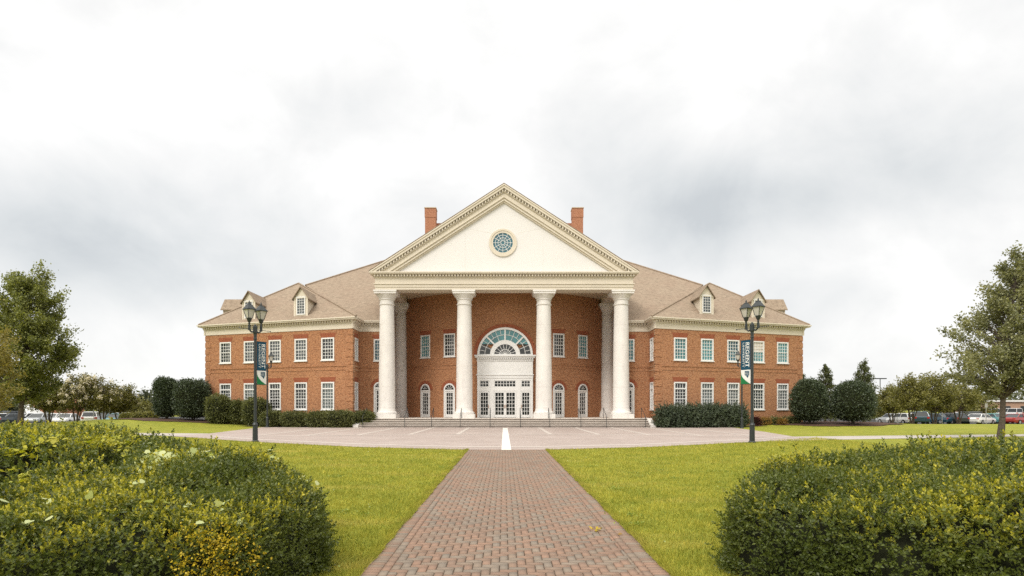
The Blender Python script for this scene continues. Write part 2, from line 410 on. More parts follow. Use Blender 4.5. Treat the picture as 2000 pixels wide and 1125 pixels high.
FX = [0, 1.5, 6.1, 12.6, 19.3]; FY = [23.0, 23.1, 24.7, 28.8, 34.3]
def yfront(x): return np.interp(np.abs(x), FX, FY)
def sheet(name, pts, z, m, kind='structure'):
    me = bpy.data.meshes.new(name); me.from_pydata([(x, y, z) for x, y in pts], [], [tuple(range(len(pts)))])
    return tag(link(name, me, m), kind=kind)
xs = np.linspace(-19.3, 17.5, 60)
front = [(x, float(yfront(x))) for x in xs]
front = [(x, y if x < 12.6 else float(np.interp(x, [12.6, 17.5], [28.8, 30.6]))) for x, y in front]
back = [(16.4, 33.7), (17.6, 40), (18.9, 49.6), (-20.2, 49.6), (-19.4, 43), (-18.6, 37.4)]
sheet('plaza', front + back, .012, 'plaza_brick')
def band(xa, xb, fn, w, n=40):
    X = np.linspace(xa, xb, n)
    return [(x, fn(x)) for x in X] + [(x, fn(x) + w) for x in X[::-1]]
def strip(name, pts, z, m='pale_brick'): return sheet(name, pts, z, m)
strip('paving_band', band(-16.6, 16, lambda x: float(yfront(x)) + 1.45, .5), .017)
fb = lambda x: 36.2 - 3.2 * (abs(x) / 15.0) ** 2 * (1 if abs(x) < 16 else 1)
strip('paving_band', band(-15.6, 15.4, fb, .45), .018)
for x in (-14.4, -11.55, -8.7, -5.75, -2.85, 2.85, 5.75, 8.7, 11.55, 14.4):
    y0 = fb(x) + .45
    strip('paving_band', [(x - .14, y0), (x + .14, y0), (x + .14, 48.6), (x - .14, 48.6)], .018)
strip('paving_band', [(-.1, 22.9), (.28, 22.9), (.28, 47.6), (-.1, 47.6)], .023, 'concrete_band')
sheet('sidewalk', [(-18.5, 36.0), (-18.4, 37.6), (-30, 39.4), (-75, 44.2), (-75, 42.6), (-30, 37.9), (-19.3, 34.4)], .008, 'sidewalk_concrete')
sheet('sidewalk', [(16.2, 30.2), (18, 30.7), (31, 34.4), (75, 46.5), (75, 48.5), (31, 36.4), (16.3, 33.6)], .008, 'sidewalk_concrete')

# brick walk: every paver is modelled, herringbone between two edge courses
PX0, PX1, PY0, PY1 = -1.42, 1.64, .4, 23.05
sheet('path_bed', [(PX0, PY0), (PX1, PY0), (PX1, PY1), (PX0, PY1)], .006, 'sand_joint')
br = []
def paver_box(x0, x1, y0, y1):
    x0, x1, y0, y1 = max(x0, PX0), min(x1, PX1), max(y0, PY0), min(y1, PY1)
    g = .0042
    if x1 - x0 < .03 or y1 - y0 < .03: return
    br.append((x0 + g, x1 - g, y0 + g, y1 - g))
u = .0915; ex0, ex1 = PX0 + .183, PX1 - .183
y = PY0
while y < PY1:
    paver_box(PX0, ex0, y, y + u); paver_box(ex1, PX1, y, y + u); y += u
y = PY0 + .05
while y < PY1:
    paver_box(ex0, ex0 + u, y, y + 2 * u); paver_box(ex1 - u, ex1, y, y + 2 * u); y += 2 * u
ex0 += u; ex1 -= u
nx = int((ex1 - ex0) / u) + 3; ny = int((PY1 - PY0) / u) + 3
for i in range(-2, nx):
    for j in range(-2, ny):
        kk = (i - j) % 4; x = ex0 + i * u; y = PY0 + j * u
        if kk == 0: r = (x, x + 2 * u, y, y + u)
        elif kk == 2: r = (x, x + u, y - u, y + u)
        else: continue
        x0, x1 = max(r[0], ex0), min(r[1], ex1)
        if x1 - x0 > .02: paver_box(x0, x1, r[2], r[3])
br = np.array(br); n = len(br); b = .004
tilt = rng.normal(size=(n, 4)) * .0009; top = .021 + rng.normal(size=n) * .0008
x0, x1, y0, y1 = br.T
c = np.empty((n, 8, 3))
for q, (xa, ya, e) in enumerate(((x0, y0, (1, 1)), (x1, y0, (-1, 1)), (x1, y1, (-1, -1)), (x0, y1, (1, -1)))):
    c[:, q] = np.stack([xa, ya, np.full(n, .007)], -1)
    c[:, q + 4] = np.stack([xa + e[0] * b, ya + e[1] * b, top + tilt[:, q]], -1)
faces = np.array([[4, 5, 6, 7], [0, 1, 5, 4], [1, 2, 6, 5], [2, 3, 7, 6], [3, 0, 4, 7]])
me = bpy.data.meshes.new('brick_path')
me.vertices.add(n * 8); me.vertices.foreach_set('co', c.astype(np.float32).reshape(-1))
fi = (faces[None] + np.arange(n)[:, None, None] * 8).reshape(-1)
me.loops.add(len(fi)); me.loops.foreach_set('vertex_index', fi.astype(np.int32)); me.polygons.add(n * 5)
me.polygons.foreach_set('loop_start', np.arange(0, n * 20, 4, dtype=np.int32)); me.update(calc_edges=True)
tag(link('brick_path', me, 'paver'), kind='structure')

# grass blades on the near lawns
def grass(n):
    D = np.exp(rng.uniform(math.log(4.6), math.log(36), n)); X = rng.uniform(-1, 1, n) * np.minimum(2.2 + D * .62, 17)
    keep = ((X < PX0 - .0) | (X > PX1 + .0)) & (D < yfront(X) - .02)
    X, D = X[keep], D[keep]; m = len(X); s = (np.maximum(D, 6) / 7) ** .55
    cl = vnoise(np.stack([X, D, X * 0], -1), 2.2)
    P = np.stack([X, D, zg(X, D)], -1); h = (.03 + .035 * rng.random(m) * (.5 + cl)) * s ** .5; w = .0045 * s * (1 + .5 * rng.random(m))
    a = rng.uniform(0, 2 * math.pi, m); lean = rng.normal(size=(m, 2)) * .35
    dx = np.stack([np.cos(a), np.sin(a), a * 0], -1) * w[:, None]
    tip = P + np.stack([lean[:, 0] * h, lean[:, 1] * h, h], -1)
    return np.stack([P - dx, P + dx, tip], 1)
tag(np_mesh('grass', grass(330000), 3, 'grass_blade'), kind='stuff')
# the ragged verge along the walk
def verge(n):
    y = rng.uniform(4.5, 23, n) ** 1.0; sd = rng.integers(0, 2, n); off = np.abs(rng.normal(size=n)) * .05 - .035 * vnoise(np.stack([y, sd, y * 0], -1), 3.1)
    X = np.where(sd == 0, PX0 - off, PX1 + off); P = np.stack([X, y, y * 0 + .004], -1)
    h = .035 + .05 * rng.random(n); a = rng.uniform(0, 6.28, n); w = .005 * (y / 7) ** .5
    dx = np.stack([np.cos(a), np.sin(a), a * 0], -1) * w[:, None]
    tip = P + np.stack([np.where(sd == 0, 1, -1) * h * rng.normal(.3, .4, n), rng.normal(size=n) * .3 * h, h], -1)
    return np.stack([P - dx, P + dx, tip], 1)
tag(np_mesh('verge_grass', verge(42000), 3, 'grass_blade'), kind='stuff')

def bed(name, cx, cy, rx, ry, lab):
    a = np.linspace(-1.25, 1.25, 40); A, B = np.meshgrid(a, a, indexing='ij')
    Xp = cx + A * rx; Yp = cy + B * ry; Zp = zg(Xp, Yp) + .02 + .03 * vnoise(np.stack([Xp, Yp, Xp * 0], -1), 2.0)
    ang = np.arctan2(B, A); r = np.hypot(A, B) + .1 * np.sin(3 * ang + cx) + .06 * np.sin(7 * ang)
    tag(grid_mesh(name, np.stack([Xp, Yp, Zp], -1), 'mulch', mask=(r[:-1, :-1] < 1)), kind='structure')
bed('mulch_bed', -28, 53.8, 8.0, 1.7, ''); bed('mulch_bed', 28.6, 51.6, 5.6, 2.6, ''); bed('mulch_bed', -17.3, 50.9, 4.9, 1.0, ''); bed('mulch_bed', 16.6, 50.9, 5.3, 1.0, '')
for s in (-1, 1):
    sheet('parking_lot', [(s * 33, 77), (s * 130, 77), (s * 130, 150), (s * 33, 150)], -.6, 'asphalt')

# ================================================================ building
BO = (0, 52, 0)
B = empty('brick_building', BO, 'large red brick building with white columned portico, pediment and two hipped wings', 'building')
UPV = Vector((0, 0, 1))
def mb(): return MB(BO)
def frame2(p, t, n): return (Vector((p[0], p[1], 0)), Vector((t[0], t[1], 0)).normalized(), UPV, Vector((n[0], n[1], 0)).normalized())
class Wall:
    """straight wall from P to Q in plan; N is the outward side"""
    def __init__(s, P, Q, N):
        s.P = Vector(P); s.Q = Vector(Q); s.t = (s.Q - s.P).normalized(); s.L = (s.Q - s.P).length
        n = Vector((-s.t.y, s.t.x)); s.n = n if n.dot(Vector(N)) > 0 else -n; s.open = []
    def at(s, u): return s.P + s.t * u
    def fr(s, u): return frame2(s.at(u), s.t, s.n)
    def cells(s): return [0, s.L]
class Arc:
    def __init__(s, c, r, a0, a1): s.c = Vector(c); s.r = r; s.a0 = a0; s.a1 = a1; s.L = r * (a1 - a0); s.open = []
    def ang(s, u): return s.a0 + u / s.r
    def at(s, u): a = s.ang(u); return s.c + Vector((math.sin(a), -math.cos(a))) * s.r
    def fr(s, u): a = s.ang(u); return frame2(s.at(u), (math.cos(a), math.sin(a)), (math.sin(a), -math.cos(a)))
    def cells(s): return list(np.linspace(0, s.L, 61))
def wall_mesh(bm, w, z0, z1):
    us = sorted(set(w.cells() + [a for o in w.open for a in o[:2]])); zs = sorted({z0, z1} | {a for o in w.open for a in o[2:] if z0 < a < z1})
    for a, b in zip(us, us[1:]):
        if b - a < 1e-6: continue
        for c, d in zip(zs, zs[1:]):
            mu, mz = (a + b) / 2, (c + d) / 2
            if any(o[0] < mu < o[1] and o[2] < mz < o[3] for o in w.open): continue
            p, q = w.at(a), w.at(b)
            bm.face([(p.x, p.y, c), (q.x, q.y, c), (q.x, q.y, d), (p.x, p.y, d)], [(a, c), (b, c), (b, d), (a, d)])
def grid_bars(m, fr, u0, u1, w0, w1, cols, rows, d0, d1, t=.034):
    for i in range(1, cols):
        u = u0 + (u1 - u0) * i / cols; m.obox(fr, u - t / 2, u + t / 2, w0, w1, d0, d1)
    for j in range(1, rows):
        w = w0 + (w1 - w0) * j / rows; m.obox(fr, u0, u1, w - t / 2, w + t / 2, d0, d1 - .004)
def casing(m, fr, w, z0, z1, c=.115, d0=-.1, d1=.05, sill=True):
    h = w / 2
    m.obox(fr, -h, -h + c, z0, z1, d0, d1); m.obox(fr, h - c, h, z0, z1, d0, d1)
    m.obox(fr, -h + c, h - c, z1 - c, z1, d0, d1 - .004); m.obox(fr, -h + c, h - c, z0, z0 + c, d0, d1 - .004)
    if sill: m.obox(fr, -h - .05, h + .05, z0 - .07, z0 + .003, d0, d1 + .06)
def window(w, u, z0, z1, gl, wid=1.29, cols=4, rows=6, transom=False, lintel=True, blind=None, label=None):
    fr = w.fr(u); w.open.append((u - wid / 2 + .01, u + wid / 2 - .01, z0 + .01, z1 - .01))
    m = mb(); casing(m, fr, wid, z0, z1); c = .115; a, b = -wid / 2 + c, wid / 2 - c; lo, hi = z0 + c, z1 - c
    if transom:
        tz = hi - .4; m.obox(fr, a, b, tz - .11, tz, -.09, .035)
        grid_bars(m, fr, a, b, tz, hi, cols, 1, -.05, -.015); hi2 = tz - .11
    else: hi2 = hi
    mid = (lo + hi2) / 2
    grid_bars(m, fr, a, b, lo, hi2, cols, rows, -.05, -.015); m.obox(fr, a, b, mid - .035, mid + .035, -.05, -.008)
    f = m.build('window', 'white_paint', B)
    if label: f['label'] = label
    g = mb(); g.obox(fr, a - .02, b + .02, lo - .02, hi + .02, -.09, -.06); g.build('pane', gl, f)
    if blind:
        q = mb(); q.obox(fr, a - .01, b + .01, hi - (hi - lo) * blind, hi, -.058, -.052); q.build('blind', 'blind', f)
    if lintel:
        q = mb(); q.prism([(-wid / 2 - .02, z1 + .004), (wid / 2 + .02, z1 + .004), (wid / 2 + .17, z1 + .4), (-wid / 2 - .17, z1 + .4)], fr, -.02, .014)
        q.build('lintel', 'red_brick', f)
    return f
def arch_door(w, u, z0, top, wid=1.16, label=None):
    """white arched french door with a fanlight"""
    fr = w.fr(u); O, T, U, N = fr; r = wid / 2; sp = top - r
    w.open.append((u - r + .02, u + r - .02, z0, sp))
    m = mb(); c = .13
    m.obox(fr, -r, -r + c, z0, sp, -.12, .06); m.obox(fr, r - c, r, z0, sp, -.12, .06)
    m.ring(fr, r - c, r, 0, math.pi, -.02, .06, 20, 0, sp)
    m.obox(fr, -r + c, r - c, sp - .14, sp, -.1, .045)
    h = mb(); a, b = -r + c, r - c; st = .13; dz = sp - .14
    h.obox(fr, a, a + st, z0 + .06, dz, -.1, .0); h.obox(fr, b - st, b, z0 + .06, dz, -.1, .0); h.obox(fr, a + st, b - st, z0 + .06, z0 + .34, -.1, -.003); h.obox(fr, a + st, b - st, dz - .15, dz, -.1, -.003)
    grid_bars(h, fr, a + st, b - st, z0 + .34, dz - .15, 3, 6, -.06, -.02, .034)
    for q in range(1, 5):
        t = math.pi * q / 5; t0 = Vector((math.cos(t), math.sin(t))); pr = Vector((-t0.y, t0.x)) * .014; ri = .1; ro = r - c
        m.prism([tuple(Vector((0, sp)) + t0 * ri - pr), tuple(Vector((0, sp)) + t0 * ro - pr), tuple(Vector((0, sp)) + t0 * ro + pr), tuple(Vector((0, sp)) + t0 * ri + pr)], fr, .02, .035)
    f = m.build('arched_door', 'white_paint', B)
    if label: f['label'] = label
    h.build('door_leaf', 'white_paint', f)
    g = mb(); g.obox(fr, a + .05, b - .05, z0 + .1, sp - .16, -.09, -.07); g.prism([(math.cos(math.pi * i / 18) * (r - c + .01), sp + math.sin(math.pi * i / 18) * (r - c + .01)) for i in range(19)], fr, -.01, .018)
    g.build('pane', 'dark_glass', f)
    q = mb(); q.obox(fr, a, b, z0 - .0, z0 + .06, -.1, .02); q.build('threshold', 'dark_metal', f)
    q = mb(); q.ring(fr, r + .005, r + .3, 0, math.pi, -.06, .018, 24, 0, sp); q.build('brick_arch', 'red_brick', f)
    return f

WT = 8.32      # top of the brickwork
walls = mb(); bands = mb()
def band_course(w, z=5.03, u0=0, u1=None):
    fr = w.fr(0) if isinstance(w, Wall) else None
    if fr:
        for za, d in ((z - .2, .03), (z + .12, .045)): bands.obox(fr, u0, u1 or w.L, za, za + .09, -.02, d)
    else:
        us = np.linspace(0, w.L, 61)
        for a, b in zip(us, us[1:]):
            fr = w.fr((a + b) / 2); h = (b - a) / 2 + .01
            for za, d in ((z - .2, .03), (z + .12, .045)): bands.obox(fr, -h, h, za, za + .09, -.02, d)
def cornice(w, ua, ub, dz=0.0):
    fr = w.fr(0)
    corn.obox(fr, ua, ub, WT + dz, 8.78 + dz, -.02, .05); corn.obox(fr, ua, ub, 8.78 + dz, 8.86 + dz, -.02, .11)
    corn.obox(fr, ua, ub, 8.86 + dz, 9.04 + dz, -.02, .1)
    ua2, ub2 = (ua - .32 if ua < 0 else ua), (ub + .32 if ub > w.L else ub)
    corn.obox(fr, ua2, ub2, 9.04 + dz, 9.15 + dz, -.02, .46); corn.obox(fr, ua2 - (.06 if ua < 0 else 0), ub2 + (.06 if ub > w.L else 0), 9.15 + dz, 9.24 + dz, -.02, .54)
    n = int((ub - ua) / .26)
    for i in range(n):
        x = ua + .06 + i * (ub - ua - .12) / max(n, 1); dent.obox(fr, x, x + .14, 8.87 + dz, 9.035 + dz, .09, .25)
for s in (-1, 1):
    quoins = mb(); quoins2 = mb(); corn = mb(); dent = corn
    A, Bp, Rr = (s * 12.75, 50.0), (s * 27.7, 55.13), (s * 12.75, 52.3)
    wf = Wall(A, Bp, (0, -1)); wr = Wall(A, Rr, (-s, 0)); wc = Wall(Rr, (s * 10.55, 52.3), (0, -1)); wo = Wall(Bp, (s * 27.7, 66), (s, 0)); wi = Wall((s * 10.55, 52.3), (s * 10.55, 59.2), (-s, 0))
    glu = ['dark_glass', 'grey_glass', 'grey_glass', 'grey_glass', 'grey_glass'] if s < 0 else ['sky_teal_glass', 'sky_teal_glass', 'navy_glass', 'sky_teal_glass', 'sky_teal_glass']
    gll = ['pale_glass', 'dark_glass', 'dark_glass', 'pale_glass', 'grey_glass'] if s < 0 else ['dark_glass', 'pale_glass', 'pale_glass', 'grey_glass', 'pale_glass']
    for i in range(5):
        u = 2.45 + 2.755 * i
        bl = s > 0 and i == 3
        window(wf, u, 5.7, 7.63, glu[i], blind=.48 if bl else None, label='upper window with its pale blind half lowered' if bl else None)
        window(wf, u, 1.47, 3.84, gll[i], transom=True)
    window(wr, 1.2, 5.7, 7.63, 'grey_glass', wid=1.1); window(wr, 1.2, 1.47, 3.84, 'grey_glass', wid=1.1, transom=True)
    window(wc, 1.74, 5.75, 7.68, 'navy_glass' if s < 0 else 'sky_teal_glass', wid=.92, cols=3); arch_door(wc, 1.74, .69, 3.9, wid=.92)
    for w, z in ((wf, WT), (wr, WT), (wc, 9.1), (wo, WT), (wi, 12.2)): wall_mesh(walls, w, -.3, z)
    band_course(wf); band_course(wr, u0=-.04); band_course(wc); band_course(wi)
    cornice(wf, -.16, wf.L + .16); cornice(wr, -.16, wr.L, .005); cornice(wc, 0, wc.L, .01); cornice(wo, -.1, wo.L, -.006)
    for k_ in range(13):
        z = .35 + .62 * k_; L = .62 if k_ % 2 else .42
        quoins.obox(wf.fr(0), -.03, L, z, z + .46, -.02, .035); quoins.obox(wr.fr(0), -.028, L, z, z + .46, -.02, .033)
        quoins2.obox(wf.fr(wf.L), -L, .03, z, z + .46, -.02, .035); quoins2.obox(wo.fr(0), .0, L, z, z + .46, -.02, .033)
    quoins.build('quoin_strip', 'brick', B); quoins2.build('quoin_strip', 'brick', B); corn.build('cornice', 'cream', B)
# main block behind and the bowed entrance wall
for w in (Wall((-26.4, 64), (-26.4, 95), (-1, 0)), Wall((26.4, 64), (26.4, 95), (1, 0)), Wall((-26.4, 95), (26.4, 95), (0, 1))): wall_mesh(walls, w, -.3, 9.2)
RB = 13.0; amax = math.asin(10.55 / RB); bow = Arc((0, 66.5), RB, -amax, amax); mid = bow.L / 2
for s in (-1, 1):
    for X_, gl in ((5.0, 'dark_glass'), (7.39, 'sky_teal_glass')):
        u = mid + s * RB * math.asin(X_ / RB)
        window(bow, u, 6.32, 8.44, gl, wid=1.16); arch_door(bow, u, .69, 3.87)
wall_mesh(walls, bow, -.2, 12.4); band_course(bow, 5.4)
walls.build('wall', 'brick', B); bands.build('band_course', 'brick', B)

# white entrance surround: doors, transoms, frieze panel and the big fan window
px = .09; fr = (Vector((px, 53.32, 0)), Vector((1, 0, 0)), UPV, Vector((0, -1, 0)))
p = mb()
p.obox(fr, -2.5, -2.3, .69, 4.3, -.6, .0); p.obox(fr, 2.3, 2.5, .69, 4.3, -.6, .0)
p.obox(fr, -1.42, -1.0, .69, 4.1, -.3, -.02); p.obox(fr, 1.0, 1.42, .69, 4.1, -.3, -.02)
p.obox(fr, -2.3, 2.3, 4.1, 4.3, -.3, -.015)
for a, b in ((-2.3, -1.42), (-1.0, 1.0), (1.42, 2.3)): p.obox(fr, a, b, 3.14, 3.55, -.3, -.05)
p.obox(fr, -2.52, 2.52, 4.3, 4.55, -.6, .03); p.obox(fr, -2.58, 2.58, 4.55, 4.64, -.6, .09)
p.obox(fr, -2.5, 2.5, 4.64, 5.82, -.6, .0); p.obox(fr, -2.54, 2.54, 5.82, 5.96, -.6, .05); p.obox(fr, -2.54, 2.54, 5.96, 6.12, -.6, .08)
p.obox(fr, -2.68, 2.68, 6.12, 6.24, -.6, .22); p.obox(fr, -2.74, 2.74, 6.24, 6.36, -.6, .29)
for i in range(27): p.obox(fr, -2.46 + i * .187, -2.46 + i * .187 + .1, 5.97, 6.115, .08, .16)
ent = p.build('entrance_surround', 'white_paint', B)
for a, b, c in ((-2.3, -1.42, 3), (-1.0, 1.0, 7), (1.42, 2.3, 3)):
    q = mb(); q.obox(fr, a, a + .08, 3.55, 4.1, -.2, -.045); q.obox(fr, b - .08, b, 3.55, 4.1, -.2, -.045); q.obox(fr, a + .08, b - .08, 4.03, 4.1, -.2, -.048); grid_bars(q, fr, a + .08, b - .08, 3.55, 4.03, c, 2, -.12, -.08, .04)
    q.build('transom_frame', 'white_paint', ent)
    q = mb(); q.obox(fr, a, b, 3.5, 4.12, -.16, -.13); q.build('transom_pane', 'dark_glass', ent)
def leaf(a, b, hs):
    q = mb(); st = .115
    q.obox(fr, a, a + st, .76, 3.14, -.2, -.07); q.obox(fr, b - st, b, .76, 3.14, -.2, -.07); q.obox(fr, a + st, b - st, .76, 1.0, -.2, -.074); q.obox(fr, a + st, b - st, 2.98, 3.14, -.2, -.074)
    grid_bars(q, fr, a + st, b - st, 1.0, 2.98, 3, 6, -.15, -.11, .038)
    q.obox(fr, hs - .012, hs + .012, 1.62, 1.86, -.07, -.02) ; q.build('door_leaf', 'white_paint', ent)
    q = mb(); q.obox(fr, a + .05, b - .05, .9, 3.05, -.18, -.16); q.build('door_pane', 'dark_glass', ent)
    q = mb(); q.obox(fr, hs - .025, hs + .025, 1.6, 1.9, -.068, -.015); q.build('door_handle', 'tan_brick', ent)
leaf(-2.29, -1.43, -1.49); leaf(-.99, -.005, -.07); leaf(.005, .99, .07); leaf(1.43, 2.29, 1.49)
q = mb(); q.obox(fr, -2.3, 2.3, .69, .76, -.3, -.04); q.build('threshold', 'dark_metal', ent)
f0 = 6.36; fan = mb()
fan.ring(fr, 2.3, 2.49, 0, math.pi, -.3, .02, 48, 0, f0); fan.ring(fr, .98, 1.36, 0, math.pi, -.2, .0, 36, 0, f0)
fan.obox(fr, -2.3, 2.3, f0, f0 + .09, -.2, .01)
def spoke(a, r0, r1, t, d):
    v = Vector((math.cos(a), math.sin(a))); e = Vector((-v.y, v.x)) * t / 2; c = Vector((0, f0))
    fan.prism([tuple(c + v * r0 - e), tuple(c + v * r1 - e), tuple(c + v * r1 + e), tuple(c + v * r0 + e)], fr, -.2, d)
for q_ in range(1, 4): spoke(math.pi * q_ / 4, 1.35, 2.31, .13, .012)
for q_ in range(4):
    for e_ in (1, 2, 3): spoke(math.pi * (q_ + e_ / 4) / 4, 1.82 if e_ != 2 else 1.35, 2.31, .036, -.03)
fan.ring(fr, 1.8, 1.84, 0, math.pi, -.2, -.034, 40, 0, f0); fan.ring(fr, .5, .54, 0, math.pi, -.2, -.034, 24, 0, f0); fan.ring(fr, .1, .16, 0, math.pi, -.2, -.032, 12, 0, f0)
for q_ in range(1, 9): spoke(math.pi * q_ / 9, .15, .99, .034, -.036)
fw = fan.build('fan_window', 'white_paint', B)
q = mb(); q.prism([(math.cos(a) * 2.32, f0 + math.sin(a) * 2.32) for a in np.linspace(math.pi * .14, math.pi * .86, 33)], fr, -.12, -.09); q.build('pane', 'sky_teal_glass', fw)
q = mb()
for a0, a1 in ((0, math.pi * .145), (math.pi * .855, math.pi)): q.ring(fr, 1.3, 2.32, a0, a1, -.122, -.086, 8, 0, f0)
q.prism([(math.cos(a) * 1.0, f0 + math.sin(a) * 1.0) for a in np.linspace(0, math.pi, 25)], fr, -.11, -.075); q.build('pane', 'dark_glass', fw)
q = mb(); q.ring(fr, 2.495, 2.82, 0, math.pi, -.6, -.08, 48, 0, f0); q.build('brick_arch', 'red_brick', fw)

# roofs
def slope(m, pts, e0, e1):
    """roof face with UVs along the eave e0->e1 and up the slope"""
    P = [Vector(p_) for p_ in pts]; a = Vector(e0); t = (Vector(e1) - a).normalized(); n = (P[1] - P[0]).cross(P[2] - P[0]).normalized(); up = n.cross(t)
    if up.z < 0: up = -up
    m.face(P, [((p_ - a).dot(t), (p_ - a).dot(up)) for p_ in P])
r = mb(); EZ = 9.255
for s in (-1, 1):
    a, b, ap, rb = (s * 12.28, 49.42, EZ), (s * 28.25, 54.86, EZ), (s * 20.6, 59.6, 14.1), (s * 20.6, 68, 14.1)
    slope(r, [a, b, ap], a, b); slope(r, [a, ap, rb, (s * 12.28, 68, EZ)], a, (s * 12.28, 68, EZ)); slope(r, [b, ap, rb, (s * 28.25, 68, EZ)], b, (s * 28.25, 68, EZ))
k6 = .62; e = lambda y: EZ + k6 * (y - 51.75)
hipx = lambda t: 27.05 - t
front_pts = [(-12.28, 51.75, EZ), (-10.5, 51.75, EZ), (-10.5, 59.3, e(59.3)), (10.5, 59.3, e(59.3)), (10.5, 51.75, EZ), (12.28, 51.75, EZ), (19.75, 59.05, e(59.05)), (5.05, 73.75, e(73.75)), (-5.05, 73.75, e(73.75)), (-19.75, 59.05, e(59.05))]
slope(r, front_pts, (-12, 51.75, EZ), (12, 51.75, EZ))
for s in (-1, 1): slope(r, [(s * 19.75, 59.05, e(59.05)), (s * 27.05, 62, EZ), (s * 27.05, 95.75, EZ), (s * 5.05, 73.75, e(73.75))], (s * 27.05, 60, EZ), (s * 27.05, 95, EZ))
slope(r, [(-27.05, 95.75, EZ), (27.05, 95.75, EZ), (5.05, 73.75, e(73.75)), (-5.05, 73.75, e(73.75))], (-27, 95.75, EZ), (27, 95.75, EZ))
# portico roof (gable running back)
AZ, SL = 20.42, .649; HW = 11.34
for s in (-1, 1):
    tip = AZ - SL * (HW + .03)
    slope(r, [(0, 49.72, AZ + .03), (s * (HW + .03), 49.72, tip + .03), (s * (HW + .03), 60.5, tip + .03), (0, 71, AZ + .03)], (s * HW, 49.7, tip), (s * HW, 60, tip))
roof = r.build('roof', 'shingle', B)
rc = mb()
for s in (-1, 1):
    rc.tube((s * 12.28, 49.42, EZ + .02), (s * 20.6, 59.6, 14.12), .09, n=6); rc.tube((s * 28.25, 54.86, EZ + .02), (s * 20.6, 59.6, 14.12), .09, n=6); rc.tube((s * 19.75, 59.05, e(59.05) + .02), (s * 5.05, 73.75, e(73.75) + .02), .1, n=6)
    rc.tube((0, 49.8, AZ + .05), (s * 11.3, 49.74, AZ - SL * 11.3 + .05), .035, n=6)
rc.build('ridge_caps', 'shingle', roof)
for s in (-1, 1):
    c = mb(); c.box(s * 8.62 - .62, s * 8.62 + .62, 69.4, 70.6, 17, 23.9); c.box(s * 8.62 - .66, s * 8.62 + .66, 69.36, 70.64, 23.9, 24.95)
    c.box(s * 7.75 - .35, s * 7.75 + .35, 70.7, 71.6, 17, 23.6)
    c.build('chimney', 'chimney_brick', B)
    c2 = mb(); c2.box(s * 8.62 - .7, s * 8.62 + .7, 69.3, 70.7, 24.951, 25.03); c2.build('chimney_cap', 'cream_dark', B)

# dormers
def ray_front(px_, py_, s):
    kx, kz = (px_ - 984.5) / 1160, (796 - py_) / 1160
    a, b, ap = Vector((s * 12.28, 49.42, EZ)), Vector((s * 28.25, 54.86, EZ)), Vector((s * 20.6, 59.6, 14.1))
    n = (b - a).cross(ap - a); dv = Vector((kx, 1, kz)); o = Vector((0, 0, EYE)); return o + dv * ((a - o).dot(n) / dv.dot(n))
def dormer(C, T, Dp, wid, hw, hg, win, depth):
    """C bottom centre of the face, T along the face, Dp horizontal direction into the roof"""
    N = -Dp; T = T.normalized(); P = lambda u, w, d: C + T * u + UPV * w + Dp * d
    h = wid / 2; m = mb()
    m.face([P(-h, 0, 0), P(h, 0, 0), P(h, hw, 0), P(0, hw + hg, 0), P(-h, hw, 0)])
    m.face([P(h, 0, 0), P(h, hw, 0), P(h, hw, depth), P(h, 0, depth)]); m.face([P(-h, 0, 0), P(-h, hw, 0), P(-h, hw, depth), P(-h, 0, depth)])
    f_ = (C.copy(), T, UPV, N)
    m.obox(f_, -h - .06, h + .06, -.06, .02, -.1, .08)
    for sg in (-1, 1): m.obox(f_, sg * h - .07, sg * h + .07, 0, hw, -.03, .035)
    m.obox(f_, -h, h, hw - .1, hw + .02, -.03, .05)
    d = m.build('dormer', 'cream', B)
    q = mb(); ov = .22; sl = hg / h
    for sg in (-1, 1):
        a0, a1 = P(0, hw + hg + .12, -.22), P(0, hw + hg + .12, depth + .9); b0, b1 = P(sg * (h + ov), hw - ov * sl + .12, -.22), P(sg * (h + ov), hw - ov * sl + .12, depth + .9)
        slope(q, [a0, b0, b1, a1], b0, b1); dn = Vector((0, 0, -.09))
        q.face([a0, b0, b0 + dn, a0 + dn]); q.face([b0, b1, b1 + dn, b0 + dn]); q.face([a0 + dn, b0 + dn, b1 + dn, a1 + dn])
    q.build('dormer_roof', 'shingle', d)
    wf_, wh = win; z0 = .18; q = mb(); casing(q, f_, wf_ + .2, z0, z0 + wh, .1, -.02, .06, False); grid_bars(q, f_, -wf_ / 2, wf_ / 2, z0 + .1, z0 + wh - .1, 3, 6, .01, .035, .03)
    q.build('window_frame', 'white_paint', d)
    q = mb(); q.obox(f_, -wf_ / 2 - .01, wf_ / 2 + .01, z0 + .08, z0 + wh - .08, -.01, .012); q.build('pane', 'grey_glass', d)
for s in (-1, 1):
    T = Vector((.9459 * s, .3247, 0)) * s; Dp = Vector((0, 1, 0))
    for px_, py_ in (((587.3, 617.5), (485.5, 624)) if s < 0 else ((1380.5, 614), (1481, 621))):
        C = ray_front(px_, py_, s); C = C + Vector((0, .05, -.06)); dormer(C, T, Dp, 1.32, 1.72, .82, (.72, 1.6), 3.2)
    dormer(Vector((s * 27.2, 58.3, 9.75)), Vector((0, 1, 0)), Vector((-s, 0, 0)), 1.35, 1.55, .85, (.72, 1.45), 3.0)

